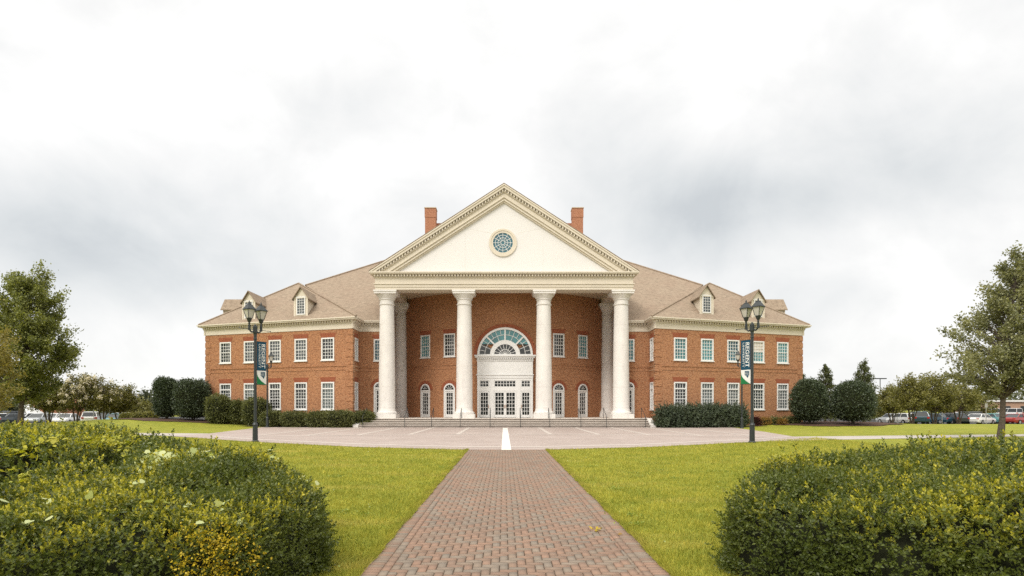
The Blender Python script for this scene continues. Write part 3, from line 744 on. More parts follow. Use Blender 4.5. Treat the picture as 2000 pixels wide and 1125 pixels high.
# portico: steps, columns, entablature, pediment
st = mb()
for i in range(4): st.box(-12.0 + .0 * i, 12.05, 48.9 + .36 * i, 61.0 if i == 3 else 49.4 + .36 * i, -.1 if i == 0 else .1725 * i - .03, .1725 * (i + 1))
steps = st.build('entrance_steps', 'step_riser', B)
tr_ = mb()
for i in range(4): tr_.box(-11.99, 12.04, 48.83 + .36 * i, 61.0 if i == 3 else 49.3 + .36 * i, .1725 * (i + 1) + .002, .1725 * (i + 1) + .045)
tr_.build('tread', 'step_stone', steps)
for s in (-1, 1):
    c = mb(); x0, x1 = (-12.45, -12.0) if s < 0 else (12.05, 12.5)
    pr = [(48.85, -.1), (52.28, -.1), (52.28, .75), (50.3, .75), (49.2, .3), (48.85, .22)]
    c.face([(x0, a_, b_) for a_, b_ in pr]); c.face([(x1, a_, b_) for a_, b_ in pr][::-1])
    for i in range(6):
        (a_, b_), (c_, d_) = pr[i], pr[(i + 1) % 6]; c.face([(x0, a_, b_), (x1, a_, b_), (x1, c_, d_), (x0, c_, d_)])
    c.build('cheek_wall', 'stone', steps)
CB, CT = .735, 11.62
def column(x, y):
    sh = mb(); H = CT - CB
    prof = [(.86, CB + .36), (.88, CB + .42), (.86, CB + .52), (.78, CB + .56), (.74, CB + .62), (.715, CB + .8)]
    for t in np.linspace(0, 1, 14): prof.append((.70 - .10 * t ** 1.7, CB + .85 + (H - 2.05) * t))
    sh.lathe((x, y, 0), prof, 36); c = sh.build('column', 'stone', B, smooth=True)
    q = mb(); q.box(x - .92, x + .92, y - .92, y + .92, CB, CB + .36); q.build('plinth', 'stone', c)
    q = mb(); z = CT - 1.2; q.lathe((x, y, 0), [(.605, z), (.66, z + .02), (.67, z + .08), (.61, z + .11), (.605, z + .42), (.66, z + .45), (.67, z + .5), (.66, z + .52), (.74, z + .66), (.84, z + .8), (.88, z + .9)], 36)
    q.box(x - .93, x + .93, y - .93, y + .93, z + .9, z + 1.06); q.box(x - .98, x + .98, y - .98, y + .98, z + 1.06, CT)
    q.build('capital', 'stone', c, smooth=True)
for x, y in ((-10.08, 51.15), (-3.42, 51.15), (3.42, 51.15), (10.08, 51.15), (-10.1, 57.7), (10.1, 57.7)): column(x, y)
en = mb(); Y0 = 50.2
def ent_run(fr_, u0, u1, back, full):
    for z0, z1, d in ((11.62, 11.84, .0), (11.84, 12.06, .05), (12.06, 12.14, .12), (12.14, 12.62, .02), (12.62, 12.7, .1), (12.7, 12.88, .08), (12.88, 12.96, .38), (12.96, 13.06, .45)):
        x = max(d, 0) if full else 0
        en.obox(fr_, u0 - x, u1 + x, z0, z1, -back, d)
fe = (Vector((0, Y0, 0)), Vector((1, 0, 0)), UPV, Vector((0, -1, 0)))
ent_run(fe, -10.89, 10.89, 1.55, True)
for s in (-1, 1):
    fs = (Vector((s * 10.888, 0, .004)), Vector((0, 1, 0)), UPV, Vector((s, 0, 0)))
    ent_run(fs, Y0 + 1.4, 59.2, 1.55, False)
    en.box(s * 9.45 - .1, s * 9.45 + .1, 51.7, 58.5, 11.8, 12.0)
en.build('entablature', 'cream', B)
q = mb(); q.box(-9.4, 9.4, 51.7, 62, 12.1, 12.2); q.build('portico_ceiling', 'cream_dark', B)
dn = mb()
for i in range(88): dn.obox(fe, -10.95 + i * .2505, -10.95 + i * .2505 + .13, 12.705, 12.875, .07, .27)
PD = mb()
def rake(m, drop0, drop1, y, thick, inner=0):
    """chevron band following both slopes between two vertical drops below the top edge"""
    for s in (-1, 1):
        zt = lambda x, d: AZ - SL * x - d
        zb = 13.06 + .003
        xe = lambda d: min(HW, (AZ - d - zb) / SL)
        x0a, x1a = xe(drop0), xe(drop1)
        pts = [(0, AZ - drop0), (s * x0a, zt(x0a, drop0)), (s * x1a, zt(x1a, drop1)), (0, AZ - drop1)]
        f_ = (Vector((0, y, 0)), Vector((1, 0, 0)), UPV, Vector((0, -1, 0)))
        m.prism(pts, f_, -thick, 0)
rake(PD, 0, .12, 49.74, .9); rake(PD, .12, .34, 49.8, .8); rake(PD, .34, .56, 50.05, .6); rake(PD, .56, .62, 49.96, .7); rake(PD, .62, .98, 50.06, .6); rake(PD, .98, 1.06, 49.99, .6); rake(PD, 1.06, 1.22, 50.1, .5); rake(PD, 1.22, 1.3, 50.04, .5); rake(PD, 1.3, 1.44, 50.16, .5)
PD.build('raking_cornice', 'cream', B)
n = 44
for s in (-1, 1):
    for i in range(n):
        x = (i + .5) * (HW - .75) / n; z = AZ - SL * x
        O = Vector((s * x, 50.0, z - .45)); T = Vector((s, 0, -SL)).normalized(); dn.obox((O, T, UPV, Vector((0, -1, 0))), -.065, .065, -.1, .09, -.06, .13)
dn.build('portico_dentils', 'cream', B)
ty = mb(); ty.prism([(-9.9, 13.0), (9.9, 13.0), (0, AZ - 1.2)], (Vector((0, 50.3, 0)), Vector((1, 0, 0)), UPV, Vector((0, -1, 0))), -.2, 0)
tym = ty.build('tympanum', 'stucco', B)
q = mb()
for x in (-3.3, 3.3): q.box(x - .009, x + .009, 50.292, 50.31, 13.07, AZ - 1.45 - SL * 3.3)
ft = (Vector((0, 50.3, 0)), Vector((1, 0, 0)), UPV, Vector((0, -1, 0)))
for s in (-1, 1): q.prism([(s * 1.0, 16.4), (s * 3.9, 16.4 + .75 - .2), (s * 3.9, 16.97), (s * 1.0, 16.42)], ft, -.02, .006)
q.build('expansion_joint', 'stone', tym)
oc = mb(); OC = 15.6; ox = -.1
oc.ring(ft, .84, 1.02, 0, 2 * math.pi, -.1, .06, 48, ox, OC); oc.ring(ft, 1.02, 1.18, 0, 2 * math.pi, -.1, .1, 48, ox, OC)
ow = oc.build('round_window', 'cream', B)
q = mb()
for a in range(12):
    v = Vector((math.cos(a * math.pi / 6), math.sin(a * math.pi / 6))); ee = Vector((-v.y, v.x)) * .016; c = Vector((ox, OC))
    q.prism([tuple(c + v * .17 - ee), tuple(c + v * .85 - ee), tuple(c + v * .85 + ee), tuple(c + v * .17 + ee)], ft, .02, .04)
for rr in (.17, .42, .64): q.ring(ft, rr - .016, rr + .016, 0, 2 * math.pi, .02, .044, 36, ox, OC)
q.build('glazing_bars', 'white_paint', ow)
q = mb(); q.prism([(ox + math.cos(a) * .86, OC + math.sin(a) * .86) for a in np.linspace(0, 2 * math.pi, 41)[:-1]], ft, .005, .02); q.build('pane', 'navy_glass', ow)

# handrails on the steps
for i, x in enumerate((-11.6, -8.15, -5.95, -3.6, -1.15, 1.35, 3.75, 6.3, 8.4, 11.6)):
    o = empty('handrail', (x, 48.72, 0), 'thin iron handrail on the white steps, number %d' % i, 'handrail', 'handrails up the entrance steps')
    o['label'] = ['iron handrail at the left end of the entrance steps beside the hedge', 'iron handrail in front of the left rear portico column', 'iron handrail before the outer arched door left of the entrance', 'slanting iron handrail in front of the inner left portico column',
                  'iron handrail just left of the glazed double doors', 'iron handrail just right of the glazed double doors', 'iron handrail in front of the inner right portico column', 'iron handrail before the outer arched door right of the entrance',
                  'iron handrail in front of the right rear portico column', 'iron handrail at the right end of the entrance steps beside the clipped hedge'][i]
    z1 = .69; r_ = .022
    for p0, p1 in (((0, 0, 0), (0, 0, .92)), ((0, 1.45, z1), (0, 1.45, z1 + .92))): m = MB(); m.tube(p0, p1, r_, n=6); m.build('post', 'dark_metal', o)
    m = MB(); m.path([(0, -.12, .78), (0, 0, .92), (0, 1.45, z1 + .92), (0, 1.6, z1 + .9)], r_, 6); m.build('rail', 'dark_metal', o)
# ================================================================ vegetation builders
def at(px_, D): return (px_ - 984.5) * D / 1160
def inside(poly, x, y):
    c = np.zeros(x.shape, bool); n = len(poly)
    for i in range(n):
        (xa, ya), (xb, yb) = poly[i], poly[(i + 1) % n]
        if ya == yb: continue
        c ^= ((ya > y) != (yb > y)) & (x < (xb - xa) * (y - ya) / (yb - ya) + xa)
    return c
def pdist(poly, x, y):
    d = np.full(x.shape, 1e9); n = len(poly)
    for i in range(n):
        a, b_ = np.array(poly[i]), np.array(poly[(i + 1) % n]); e_ = b_ - a
        t = np.clip(((x - a[0]) * e_[0] + (y - a[1]) * e_[1]) / (e_ @ e_), 0, 1); d = np.minimum(d, np.hypot(x - a[0] - t * e_[0], y - a[1] - t * e_[1]))
    return d
def hedge(name, label, poly, H, r, cell, m, lk=.0042, l0=.0105, cover=2.0, bump_=.09, group=None, cat='hedge', tips=.56, extra=None, wid=.6, inset=0.0):
    """clipped hedge: near-black inner hull standing in for shade plus sprigs of leaves over its whole surface"""
    P0 = np.array(poly); lo, hi = P0.min(0) - .1, P0.max(0) + .1
    xs_, ys_ = np.arange(lo[0], hi[0], cell), np.arange(lo[1], hi[1], cell); A, C = np.meshgrid(xs_, ys_, indexing='ij')
    wob = (vnoise(np.stack([A, C, A * 0], -1), 1.6) - .5) * .28
    d = np.where(inside(poly, A, C), pdist(poly, A, C), -pdist(poly, A, C)) + wob * .5 - inset
    u_ = np.clip(d / r, 0, 1); h = H * (1 - (1 - u_) ** 3.2) ** (1 / 3.2)
    Q = np.stack([A, C, h], -1)
    h = h + (d > 0) * u_ * bump_ * ((vnoise(Q, 1.3) - .5) * 1.5 + (vnoise(Q, 4.2) - .5) * 1.3 + (vnoise(Q, 8.5) - .5) * .8)
    g0 = zg(A, C); Zs = h + g0
    root = empty(name, (float(P0[:, 0].mean()), float(P0[:, 1].mean()), 0), label, cat, group); off = np.array(root.location)
    Q = np.stack([A, C, Zs], -1); cm = (d[:-1, :-1] > -cell) & (d[1:, 1:] > -cell) & (d[1:, :-1] > -cell) & (d[:-1, 1:] > -cell)
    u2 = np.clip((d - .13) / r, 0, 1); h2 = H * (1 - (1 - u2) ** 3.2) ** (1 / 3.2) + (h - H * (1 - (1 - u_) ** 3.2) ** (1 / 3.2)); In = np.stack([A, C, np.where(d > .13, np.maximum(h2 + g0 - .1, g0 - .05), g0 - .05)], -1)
    grid_mesh('inner_hull', In - off, 'twig', root, mask=cm)
    # triangles for area sampling
    i, j = np.nonzero(cm); a, b_, c_, e_ = Q[i, j], Q[i + 1, j], Q[i + 1, j + 1], Q[i, j + 1]
    T = np.concatenate([np.stack([a, b_, c_], 1), np.stack([a, c_, e_], 1)])
    nrm = np.cross(T[:, 1] - T[:, 0], T[:, 2] - T[:, 0]); area = np.linalg.norm(nrm, axis=1) / 2; nrm = unit(nrm)
    ctr = T.mean(1); Dc = np.hypot(ctr[:, 0], ctr[:, 1]); L = l0 + lk * np.maximum(Dc, 2.2)
    K = 8; want = cover * area / (.5 * wid * L ** 2 * K * .62)
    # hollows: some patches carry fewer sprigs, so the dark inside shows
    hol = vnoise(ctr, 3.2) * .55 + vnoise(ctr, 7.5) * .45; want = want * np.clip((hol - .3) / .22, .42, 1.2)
    cnt = rng.poisson(want); ti = np.repeat(np.arange(len(T)), cnt); n = len(ti)
    w = rng.dirichlet((1, 1, 1), n); p = (T[ti] * w[:, :, None]).sum(1); nn = nrm[ti]; Lp = L[ti] * rng.uniform(.75, 1.25, n)
    stem = unit(nn * .75 + np.array([0, 0, .55]) + rng.normal(size=(n, 3)) * .42)
    p = p - nn * (rng.random(n) ** 1.5 * 2.6 * Lp)[:, None] + stem * (rng.random(n) ** 2.5 * 3.4 * Lp)[:, None]
    a1 = unit(np.cross(stem, unit(rng.normal(size=(n, 3))))); a2 = np.cross(stem, a1)
    yg = vnoise(p, 1.1) * .6 + vnoise(p, 5.0) * .4; young = np.clip((yg - .5 + .4 * (rng.random(n) - .5)) * 5 + tips - .5, 0, 1) * sstep(.15, .8, nn[:, 2])  # young growth, kept to upward faces to paint brighter lit tops
    Vs, ages = [], []
    for q in range(K):
        ph = q * 2.4 + rng.random(n) * .7; t = q / (K - 1); rad = a1 * np.cos(ph)[:, None] + a2 * np.sin(ph)[:, None]
        dirv = stem * (.35 + .75 * t) + rad * (1.0 - .55 * t) + rng.normal(size=(n, 3)) * .15
        Vs.append(leaves(p + stem * (Lp * (t * 1.9))[:, None], dirv, Lp * (1.0 - .3 * t), wid, up=stem)); ages.append(young * np.clip((t - .2) * 1.5, 0, 1))
    V = np.concatenate(Vs) - off; np_mesh('foliage', V, 4, m, root, np.concatenate(ages))
    if extra: extra(root, off)
    S_ = dict(Q=Q, xs=xs_, ys=ys_, Z=Zs)
    return root, lambda x, y: float(Zs[min(max(int((x - lo[0]) / cell), 0), len(xs_) - 1), min(max(int((y - lo[1]) / cell), 0), len(ys_) - 1)])

def shrub(name, label, loc, rx, h, n, L, m, ry=None, p=2.4, bot=.0, group=None, cat='shrub', taper=0.0, bump_=.1, trunk=0.0, wid=.6):
    """rounded bush: dark inner mass and leaves over a lumpy surface"""
    ry = ry or rx; root = empty(name, (loc[0], loc[1], float(zg(loc[0], loc[1])) - .03), label, cat, group)
    def surf(a, t):
        """a azimuth, t 0..1 from bottom to top"""
        e_ = np.abs(2 * t - 1); rr = (1 - e_ ** p) ** (1 / p) * (1 - taper * t); rr = np.where((t < .5), np.maximum(rr, bot * (t > .0)), rr)
        v = np.stack([np.cos(a) * rr * rx, np.sin(a) * rr * ry, trunk + t * (h - trunk)], -1)
        nz = vnoise(v + np.array(loc + (0,))[None, :3] if v.ndim == 2 else v + np.array(loc + (0,)), 1.9) * .65 + vnoise(v + 7, 4.5) * .35
        s_ = 1 + bump_ * 2 * (nz - .5); v[..., 0] *= s_; v[..., 1] *= s_; v[..., 2] = trunk + (v[..., 2] - trunk) * (1 + bump_ * (nz - .5))
        return v
    a = np.linspace(0, 2 * math.pi, 33); t = .5 - .5 * np.cos(np.linspace(0, math.pi, 21)); A, T_ = np.meshgrid(a, t, indexing='ij')
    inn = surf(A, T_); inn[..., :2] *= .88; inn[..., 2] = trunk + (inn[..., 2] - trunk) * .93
    grid_mesh('inner_hull', inn, 'twig', root)
    if trunk > 0:
        q = MB(); q.tube((0, 0, -.1), (0, 0, trunk + .3), .1, .07); q.tube((.05, .03, -.1), (.3, .1, trunk + .4), .06, .05); q.build('stem', 'bark', root)
    a = rng.uniform(0, 2 * math.pi, n); z = rng.uniform(-1, 1, n); t = .5 + .5 * np.sign(z) * np.abs(z) ** .8
    P = surf(a, t); N = unit(np.stack([P[:, 0] / rx ** 2, P[:, 1] / ry ** 2, (P[:, 2] - h / 2) / (h / 2) ** 2], -1))
    P = P - N * (rng.random(n) ** 1.4 * .22 * min(rx, h / 2))[:, None] + N * (rng.random(n) ** 6 * .22)[:, None]
    Dv = N * .8 + np.array([0, 0, .35]) + rng.normal(size=(n, 3)) * .6
    np_mesh('foliage', leaves(P, Dv, L * rng.uniform(.7, 1.3, n), wid), 4, m, root, rng.random(n) * .6)
    return root

def tree(name, label, loc, prof, ncl, nl, L, m, bark='bark', tr=.17, stems=1, cl=1.1, group=None, spread=.0, blossom=None, cat='tree', top=None, off=(0, 0), cup=.6, limbr=.05, uneven=.55, tight=.2):
    """tapered trunk or stems, limbs to every leaf clump, clumps spread unevenly through the crown's volume"""
    root = empty(name, (loc[0], loc[1], float(zg(loc[0], loc[1])) - .03), label, cat, group)
    zs, rs = np.array([q[0] for q in prof], float), np.array([q[1] for q in prof], float); ztop = zs[-1]; z0 = zs[0]
    zz_ = np.linspace(z0, ztop, 200); wgt = np.interp(zz_, zs, rs) + .15; z = rng.choice(zz_, ncl, p=wgt / wgt.sum()) + rng.normal(size=ncl) * .1
    a = rng.uniform(0, 2 * math.pi, ncl); R_ = np.interp(z, zs, rs)
    lump = vnoise(np.stack([np.cos(a) * 2.0 + loc[0], np.sin(a) * 2.0 + loc[1], z * .55], -1), 1.0)
    rad = R_ * np.sqrt(rng.uniform(.08, 1, ncl)) * (1 - uneven / 2 + uneven * (lump - .3))
    C = np.stack([off[0] * (z - z0) / (ztop - z0) + np.cos(a) * rad, off[1] * 0 + np.sin(a) * rad, z], -1)
    tb = MB(); lb = MB(); wob = [(random.uniform(-1, 1), random.uniform(-1, 1)) for _ in range(8)]
    axes = []
    for s_ in range(stems):
        an = 2 * math.pi * s_ / stems + .5; sx, sy = (math.cos(an), math.sin(an)) if stems > 1 else (0, 0)
        th = z0 + (ztop - z0) * (.86 if stems == 1 else .45); pts, rr = [], []
        for q in range(8):
            t = q / 7; wv = tr * .6 * (1 if 0 < q < 7 else 0)
            pts.append((sx * (.12 + spread * t ** 1.3) + wob[q][0] * wv + off[0] * t * .6, sy * (.12 + spread * t ** 1.3) + wob[(q + s_) % 8][1] * wv, -.1 + (th + .1) * t)); rr.append(tr * (1.25 if q == 0 else 1 - .8 * t) / (1 if stems == 1 else 1))
        tb.path(pts, rr, 8 if stems == 1 else 6); axes.append(pts)
    tb.build('trunk', bark, root, smooth=True)
    for i in range(ncl):
        ax = axes[i % stems]; zb = max(min(z0 * .9, z[i] - .2), z[i] - rad[i] * cup - .4); zb = min(zb, ax[-1][2])
        q = max(0, min(6, int(7 * (zb + .1) / (ax[-1][2] + .1)))); f = 7 * (zb + .1) / (ax[-1][2] + .1) - q
        o_ = Vector(ax[q]).lerp(Vector(ax[q + 1]), max(0, min(1, f))); c_ = Vector(C[i]); mdl = o_.lerp(c_, .55) + Vector((0, 0, .12 * rad[i]))
        lb.path([o_, mdl, c_], [limbr, limbr * .6, limbr * .25], 4)
    lb.build('limb', bark, root)
    ax_ = unit(np.stack([np.cos(a) * .8, np.sin(a) * .8, .35 + .7 * (z - z0) / (ztop - z0)], -1) + rng.normal(size=(ncl, 3)) * .3)
    cn = np.maximum(4, (nl * rng.uniform(.45, 1.5, ncl)).astype(int)); ci = np.repeat(np.arange(ncl), cn); n = len(ci); cs = cl * rng.uniform(.65, 1.25, ncl)
    P = C[ci] + ax_[ci] * (rng.uniform(-.55, 1.0, n) * cs[ci] * .62)[:, None] + rng.normal(size=(n, 3)) * (cs[ci] * tight)[:, None]
    Dv = ax_[ci] * .5 + rng.normal(size=(n, 3)) * .75
    V = leaves(P, Dv, L * rng.uniform(.65, 1.3, n), .62)
    np_mesh('crown', V, 4, m, root, rng.random(n) * .6)
    if blossom:
        nb, bl, zmin = blossom; sel = np.nonzero(z > zmin)[0]; bi = rng.choice(sel, nb); bc = C[bi] + ax_[bi] * (cs[bi] * .6)[:, None] + rng.normal(size=(nb, 3)) * .12
        k_ = np.repeat(np.arange(nb), 16); bp = bc[k_] + rng.normal(size=(len(k_), 3)) * .1
        np_mesh('blossom', leaves(bp, rng.normal(size=(len(k_), 3)), bl, .8), 4, 'blossom', root)
    return root

# ================================================================ foreground hedges
def gold(root, off):
    n = 1350; c = rng.integers(0, 30, n); cy = rng.normal(4.3, .2, 30); cz = rng.uniform(.34, .74, 30); cx = np.interp(cy, [3.8, 4.5, 5.3], [-2.3, -1.99, -1.83]) - .3 * np.clip((cz - .5) / .3, 0, 1) ** 2 + rng.normal(size=30) * .02
    X = cx[c] + rng.normal(size=n) * .04; Y_ = cy[c] + rng.normal(size=n) * .05; Z_ = cz[c] + rng.normal(size=n) * .04
    np_mesh('yellow_leaves', leaves(np.stack([X, Y_, Z_], -1) - off, rng.normal(size=(n, 3)) + np.array([.8, -.4, .8]), .02 * rng.uniform(.7, 1.3, n), .75), 4, 'gold_leaf', root)
LH = [(-2.9, 3.35), (-2.25, 3.8), (-1.92, 4.5), (-1.76, 5.3), (-1.74, 6.05), (-2.0, 6.75), (-2.95, 8.3), (-4.9, 10.7), (-6.9, 12.7), (-7.6, 12.9), (-7.4, 11.6), (-6.2, 9.8), (-5.0, 7.6), (-4.95, 6.6), (-5.3, 5.0), (-5.6, 3.0), (-4.0, 3.05)]
h1, z1f = hedge('boxwood_hedge', 'dense green hedge at the near left with trailing vines and a yellow patch', LH, .79, .5, .07, 'box_leaf', cover=2.2, bump_=.21, inset=.09, group='boxwood hedges beside the brick walk', extra=gold)
LB = [(-7.7, 10.8), (-8.1, 12.6), (-9.0, 15.6), (-12.2, 17.6), (-21, 19.4), (-22, 10.4), (-12, 10.2)]
h2, z2f = hedge('boxwood_hedge', 'green hedge at far left, its back half under yellow green vine leaves', LB, .81, .5, .1, 'box_leaf', cover=1.7, bump_=.1, inset=.08, group='boxwood hedges beside the brick walk')
RH = [(4.2, 4.25), (3.1, 4.55), (2.4, 5.15), (2.12, 5.9), (2.2, 6.3), (2.65, 7.0), (4.15, 9.0), (6.0, 10.2), (7.6, 9.6), (9.6, 7.6), (10.5, 5.5), (8, 4.2)]
h3, z3f = hedge('boxwood_hedge', 'dense rounded green hedge at the near right beside the brick walk', RH, .76, .5, .07, 'box_leaf', cover=2.1, bump_=.26, inset=.09, group='boxwood hedges beside the brick walk', tips=.75)
RB_ = [(4.9, 10.2), (6.4, 11.4), (9.2, 13.2), (13.5, 14.2), (19, 14.6), (19, 9.4), (10.2, 9.2), (7.7, 10.2)]
h4, z4f = hedge('boxwood_hedge', 'low green hedge behind the rounded one at the right edge of the picture', RB_, .66, .5, .1, 'box_leaf', cover=1.7, bump_=.14, inset=.08, group='boxwood hedges beside the brick walk', tips=.7)

def vine(label, pts, zf, nleaf, m, L=.075, spread=.16, lift=.03):
    """broad leafed creeper lying over a hedge"""
    root = empty('climbing_vine', (pts[0][0], pts[0][1], 0), label, 'vine', 'vines creeping over the left hedges'); off = Vector(root.location)
    q = MB(off); line = []
    for (xa, ya), (xb, yb) in zip(pts, pts[1:]):
        for t in np.linspace(0, 1, 7)[:-1]:
            x, y_ = xa + (xb - xa) * t + random.gauss(0, .03), ya + (yb - ya) * t + random.gauss(0, .03); line.append((x, y_, zf(x, y_) + lift + .05))
    q.path([(a_, b_, c_ - .04) for a_, b_, c_ in line], .003, 5); q.build('stem', 'shrub_leaf', root)
    ln = np.array(line); i = rng.integers(0, len(ln), nleaf); P = ln[i] + rng.normal(size=(nleaf, 3)) * np.array([spread, spread, .02])
    P[:, 2] = [zf(a_, b_) + lift + .06 + .08 * rng.random() for a_, b_, _ in P]
    n = nleaf; Dv = unit(rng.normal(size=(n, 3)) * np.array([1, 1, .35])); ref = unit(np.array([0, -.35, 1.0]) + rng.normal(size=(n, 3)) * .5); sd = unit(np.cross(Dv, ref)); nr = np.cross(sd, Dv)
    Ls = (L * rng.uniform(.6, 1.35, n))[:, None]; o = lambda a_, b_, c_=0: P + Dv * Ls * a_ + sd * Ls * b_ + nr * Ls * c_
    V = np.stack([o(.12, 0), o(0, .3, .05), o(.3, .5, .07), o(.7, .32, .02), o(1.0, 0, -.06), o(.7, -.32, .02), o(.3, -.5, .07), o(0, -.3, .05)], 1) - np.array(off)
    np_mesh('leaves', V, 8, m, root)
vine('yellow green vine sheet over the top of the far left hedge', [(-17.5, 15.0), (-14.5, 14.6), (-12.0, 13.6), (-10, 13.2), (-8.4, 12.9)], z2f, 2200, 'lime_vine_leaf', .12, .8)
vine('yellow vine hanging down the front of the far left hedge', [(-9.6, 12.4), (-9.1, 11.5), (-8.8, 10.8), (-8.7, 10.55), (-8.9, 10.5)], z2f, 260, 'lime_vine_leaf', .11, .2)
vine('pale vine trailing over the middle of the near left hedge', [(-5.25, 6.9), (-5.5, 7.6), (-6.0, 8.9), (-6.4, 9.7), (-6.6, 10.6)], z1f, 620, 'vine_leaf', .08, .26)
vine('pale vine slanting across the top of the near left hedge', [(-6.0, 9.6), (-5.1, 8.6), (-4.3, 7.7), (-3.4, 7.0)], z1f, 420, 'vine_leaf', .075, .17)
vine('lime vine along the left edge of the near left hedge', [(-5.1, 5.6), (-5.0, 6.3), (-5.0, 6.9), (-5.2, 7.5)], z1f, 380, 'lime_vine_leaf', .07, .14)
vine('sparse pale vine leaves above the yellow patch of the near left hedge', [(-2.8, 4.9), (-2.5, 4.6), (-2.25, 4.5), (-2.1, 4.4)], z1f, 20, 'vine_leaf', .055, .14)
vine('few pale vine leaves at the bottom left corner of the near left hedge', [(-3.5, 4.1), (-3.2, 4.0), (-2.6, 3.6)], z1f, 14, 'vine_leaf', .06, .2)
vine('few pale vine leaves on the rounded end of the near left hedge', [(-3.0, 7.6), (-2.4, 7.0), (-2.1, 6.6)], z1f, 22, 'vine_leaf', .06, .1)

# ================================================================ planting round the building
hol = 'clipped hollies beside the building'
for px_, D, rx, top, p, lab, ta, tk in ((324.5, 54.4, 1.0, 4.0, 3.2, 'tall narrow dark green clipped holly, leftmost of the pair by the left wing', .0, .25), (376, 54, 1.58, 3.98, 3.0, 'broad dark green clipped holly between the narrow holly and the left wing', .05, .25),
                                        (1580, 51.6, 1.68, 4.15, 2.2, 'dark green holly against the corner of the right wing', .22, .3), (1665, 50.4, 1.86, 4.0, 2.2, 'dark green rounded holly standing alone on the mulch right of the right wing', .2, .35)):
    shrub('holly_bush', lab, (at(px_, D), D), rx, top - .25, 11000, .13, 'holly_leaf', p=p, group=hol, taper=ta, trunk=tk, bump_=.09, wid=.55)
rb_ = 'rounded shrubs by the left wing'
for px_, D, rx, h, lab in ((427, 52.4, 1.05, 2.5, 'rounded green shrub at the outer corner of the left wing'), (463, 52.8, .85, 2.05, 'small rounded shrub between the two larger ones under the left wing windows'), (501, 51.9, 1.17, 2.5, 'rounded green shrub right behind the left street lamp')):
    shrub('round_shrub', lab, (at(px_, D), D), rx, h, 5200, .12, 'shrub_leaf', p=2.5, group=rb_, bump_=.13)
fr_ = 'low shrubs along the front of the left wing'
for px_, D, rx, h, lab in ((531, 50.6, .95, 1.35, 'low green shrub behind the small street lamp, leftmost of the row under the left wing'), (577, 50.0, 1.2, 1.3, 'wide low green shrub under the middle window of the left wing'), (622, 49.5, .95, 1.32, 'low green shrub under the second window from the portico end of the left wing'),
                       (663, 49.0, 1.2, 1.42, 'low green shrub at the inner corner of the left wing'), (712, 50.0, .85, 1.35, 'low green shrub in the recess beside the entrance steps')):
    shrub('low_shrub', lab, (at(px_, D), D), rx, h, 4600, .11, 'shrub_leaf', ry=.8, p=2.7, bot=.8, group=fr_, bump_=.14)
hedge('clipped_hedge', 'long dark clipped hedge under the windows of the right wing', [(12.5, 48.1), (19.9, 49.0), (20.6, 50.4), (20.3, 51.8), (17, 50.8), (12.6, 49.4)], 1.5, .55, .14, 'holly_leaf', lk=0, l0=.13, cover=2.6, bump_=.12, tips=.1)
sm = 'small bedding shrubs beside the right wing'
for px_, D, rx, h, m_, lab in ((1475, 51.6, .4, .75, 'purple_leaf', 'small purple leaved shrub behind the right street lamp'), (1494, 52.3, .55, .62, 'orange_leaf', 'small orange tinted shrub, first right of the right street lamp'), (1515, 52.4, .6, .6, 'shrub_leaf', 'small green shrub under the last window of the right wing'),
                           (1527, 51.8, .35, .45, 'orange_leaf', 'tiny orange tinted shrub in front of the last window of the right wing'), (1545, 52.6, .75, .62, 'shrub_leaf', 'small green shrub between the wing corner and the dark holly')):
    shrub('bedding_shrub', lab, (at(px_, D), D), rx, h, 1400, .1, m_, p=2.2, group=sm, bot=.6)
ds = 'round shrubs at the edge of the left car park'
for px_, D, rx, h, lab in ((248, 66, .72, 1.3, 'round shrub nearest the teal car at the left car park'), (271.5, 66, .8, 1.35, 'round shrub second from the teal car at the left car park'), (293, 66, .75, 1.4, 'round shrub beside the narrow dark holly')):
    shrub('round_shrub', lab, (at(px_, D), D), rx, h, 1500, .15, 'olive_leaf', group=ds, bot=.6)

# ================================================================ trees
tree('oak_tree', 'tall green oak on the left lawn, its trunk rising behind the hedge', (at(40, 50), 50), [(2.2, 1.4), (3.4, 3.1), (5.4, 3.9), (7.4, 3.9), (9.2, 3.1), (11.0, 2.2), (13.1, .5)], 235, 190, .2, 'oak_leaf', tr=.2, cl=1.45, uneven=.75, tight=.15, off=(1.0, 0), limbr=.045)
tree('oak_tree', 'rust tinged tree cut off by the left edge of the picture', (at(-62, 32), 32), [(1.0, 1.2), (2.2, 2.2), (4.2, 2.5), (6.0, 2.2), (7.6, .8)], 190, 85, .15, 'rust_leaf', tr=.14, cl=.9)
tree('oak_tree', 'silvery green oak on the right lawn with a bare lower trunk', (at(1953, 30.9), 30.9), [(2.3, 1.0), (3.0, 2.5), (4.3, 3.3), (5.2, 2.9), (6.8, 2.2), (8.4, 1.3), (9.8, .3)], 235, 160, .13, 'silver_oak_leaf', tr=.145, cl=1.0, off=(1.4, 0), limbr=.035, uneven=.85, tight=.15)
mg = 'multi stemmed crape myrtles by the car parks'
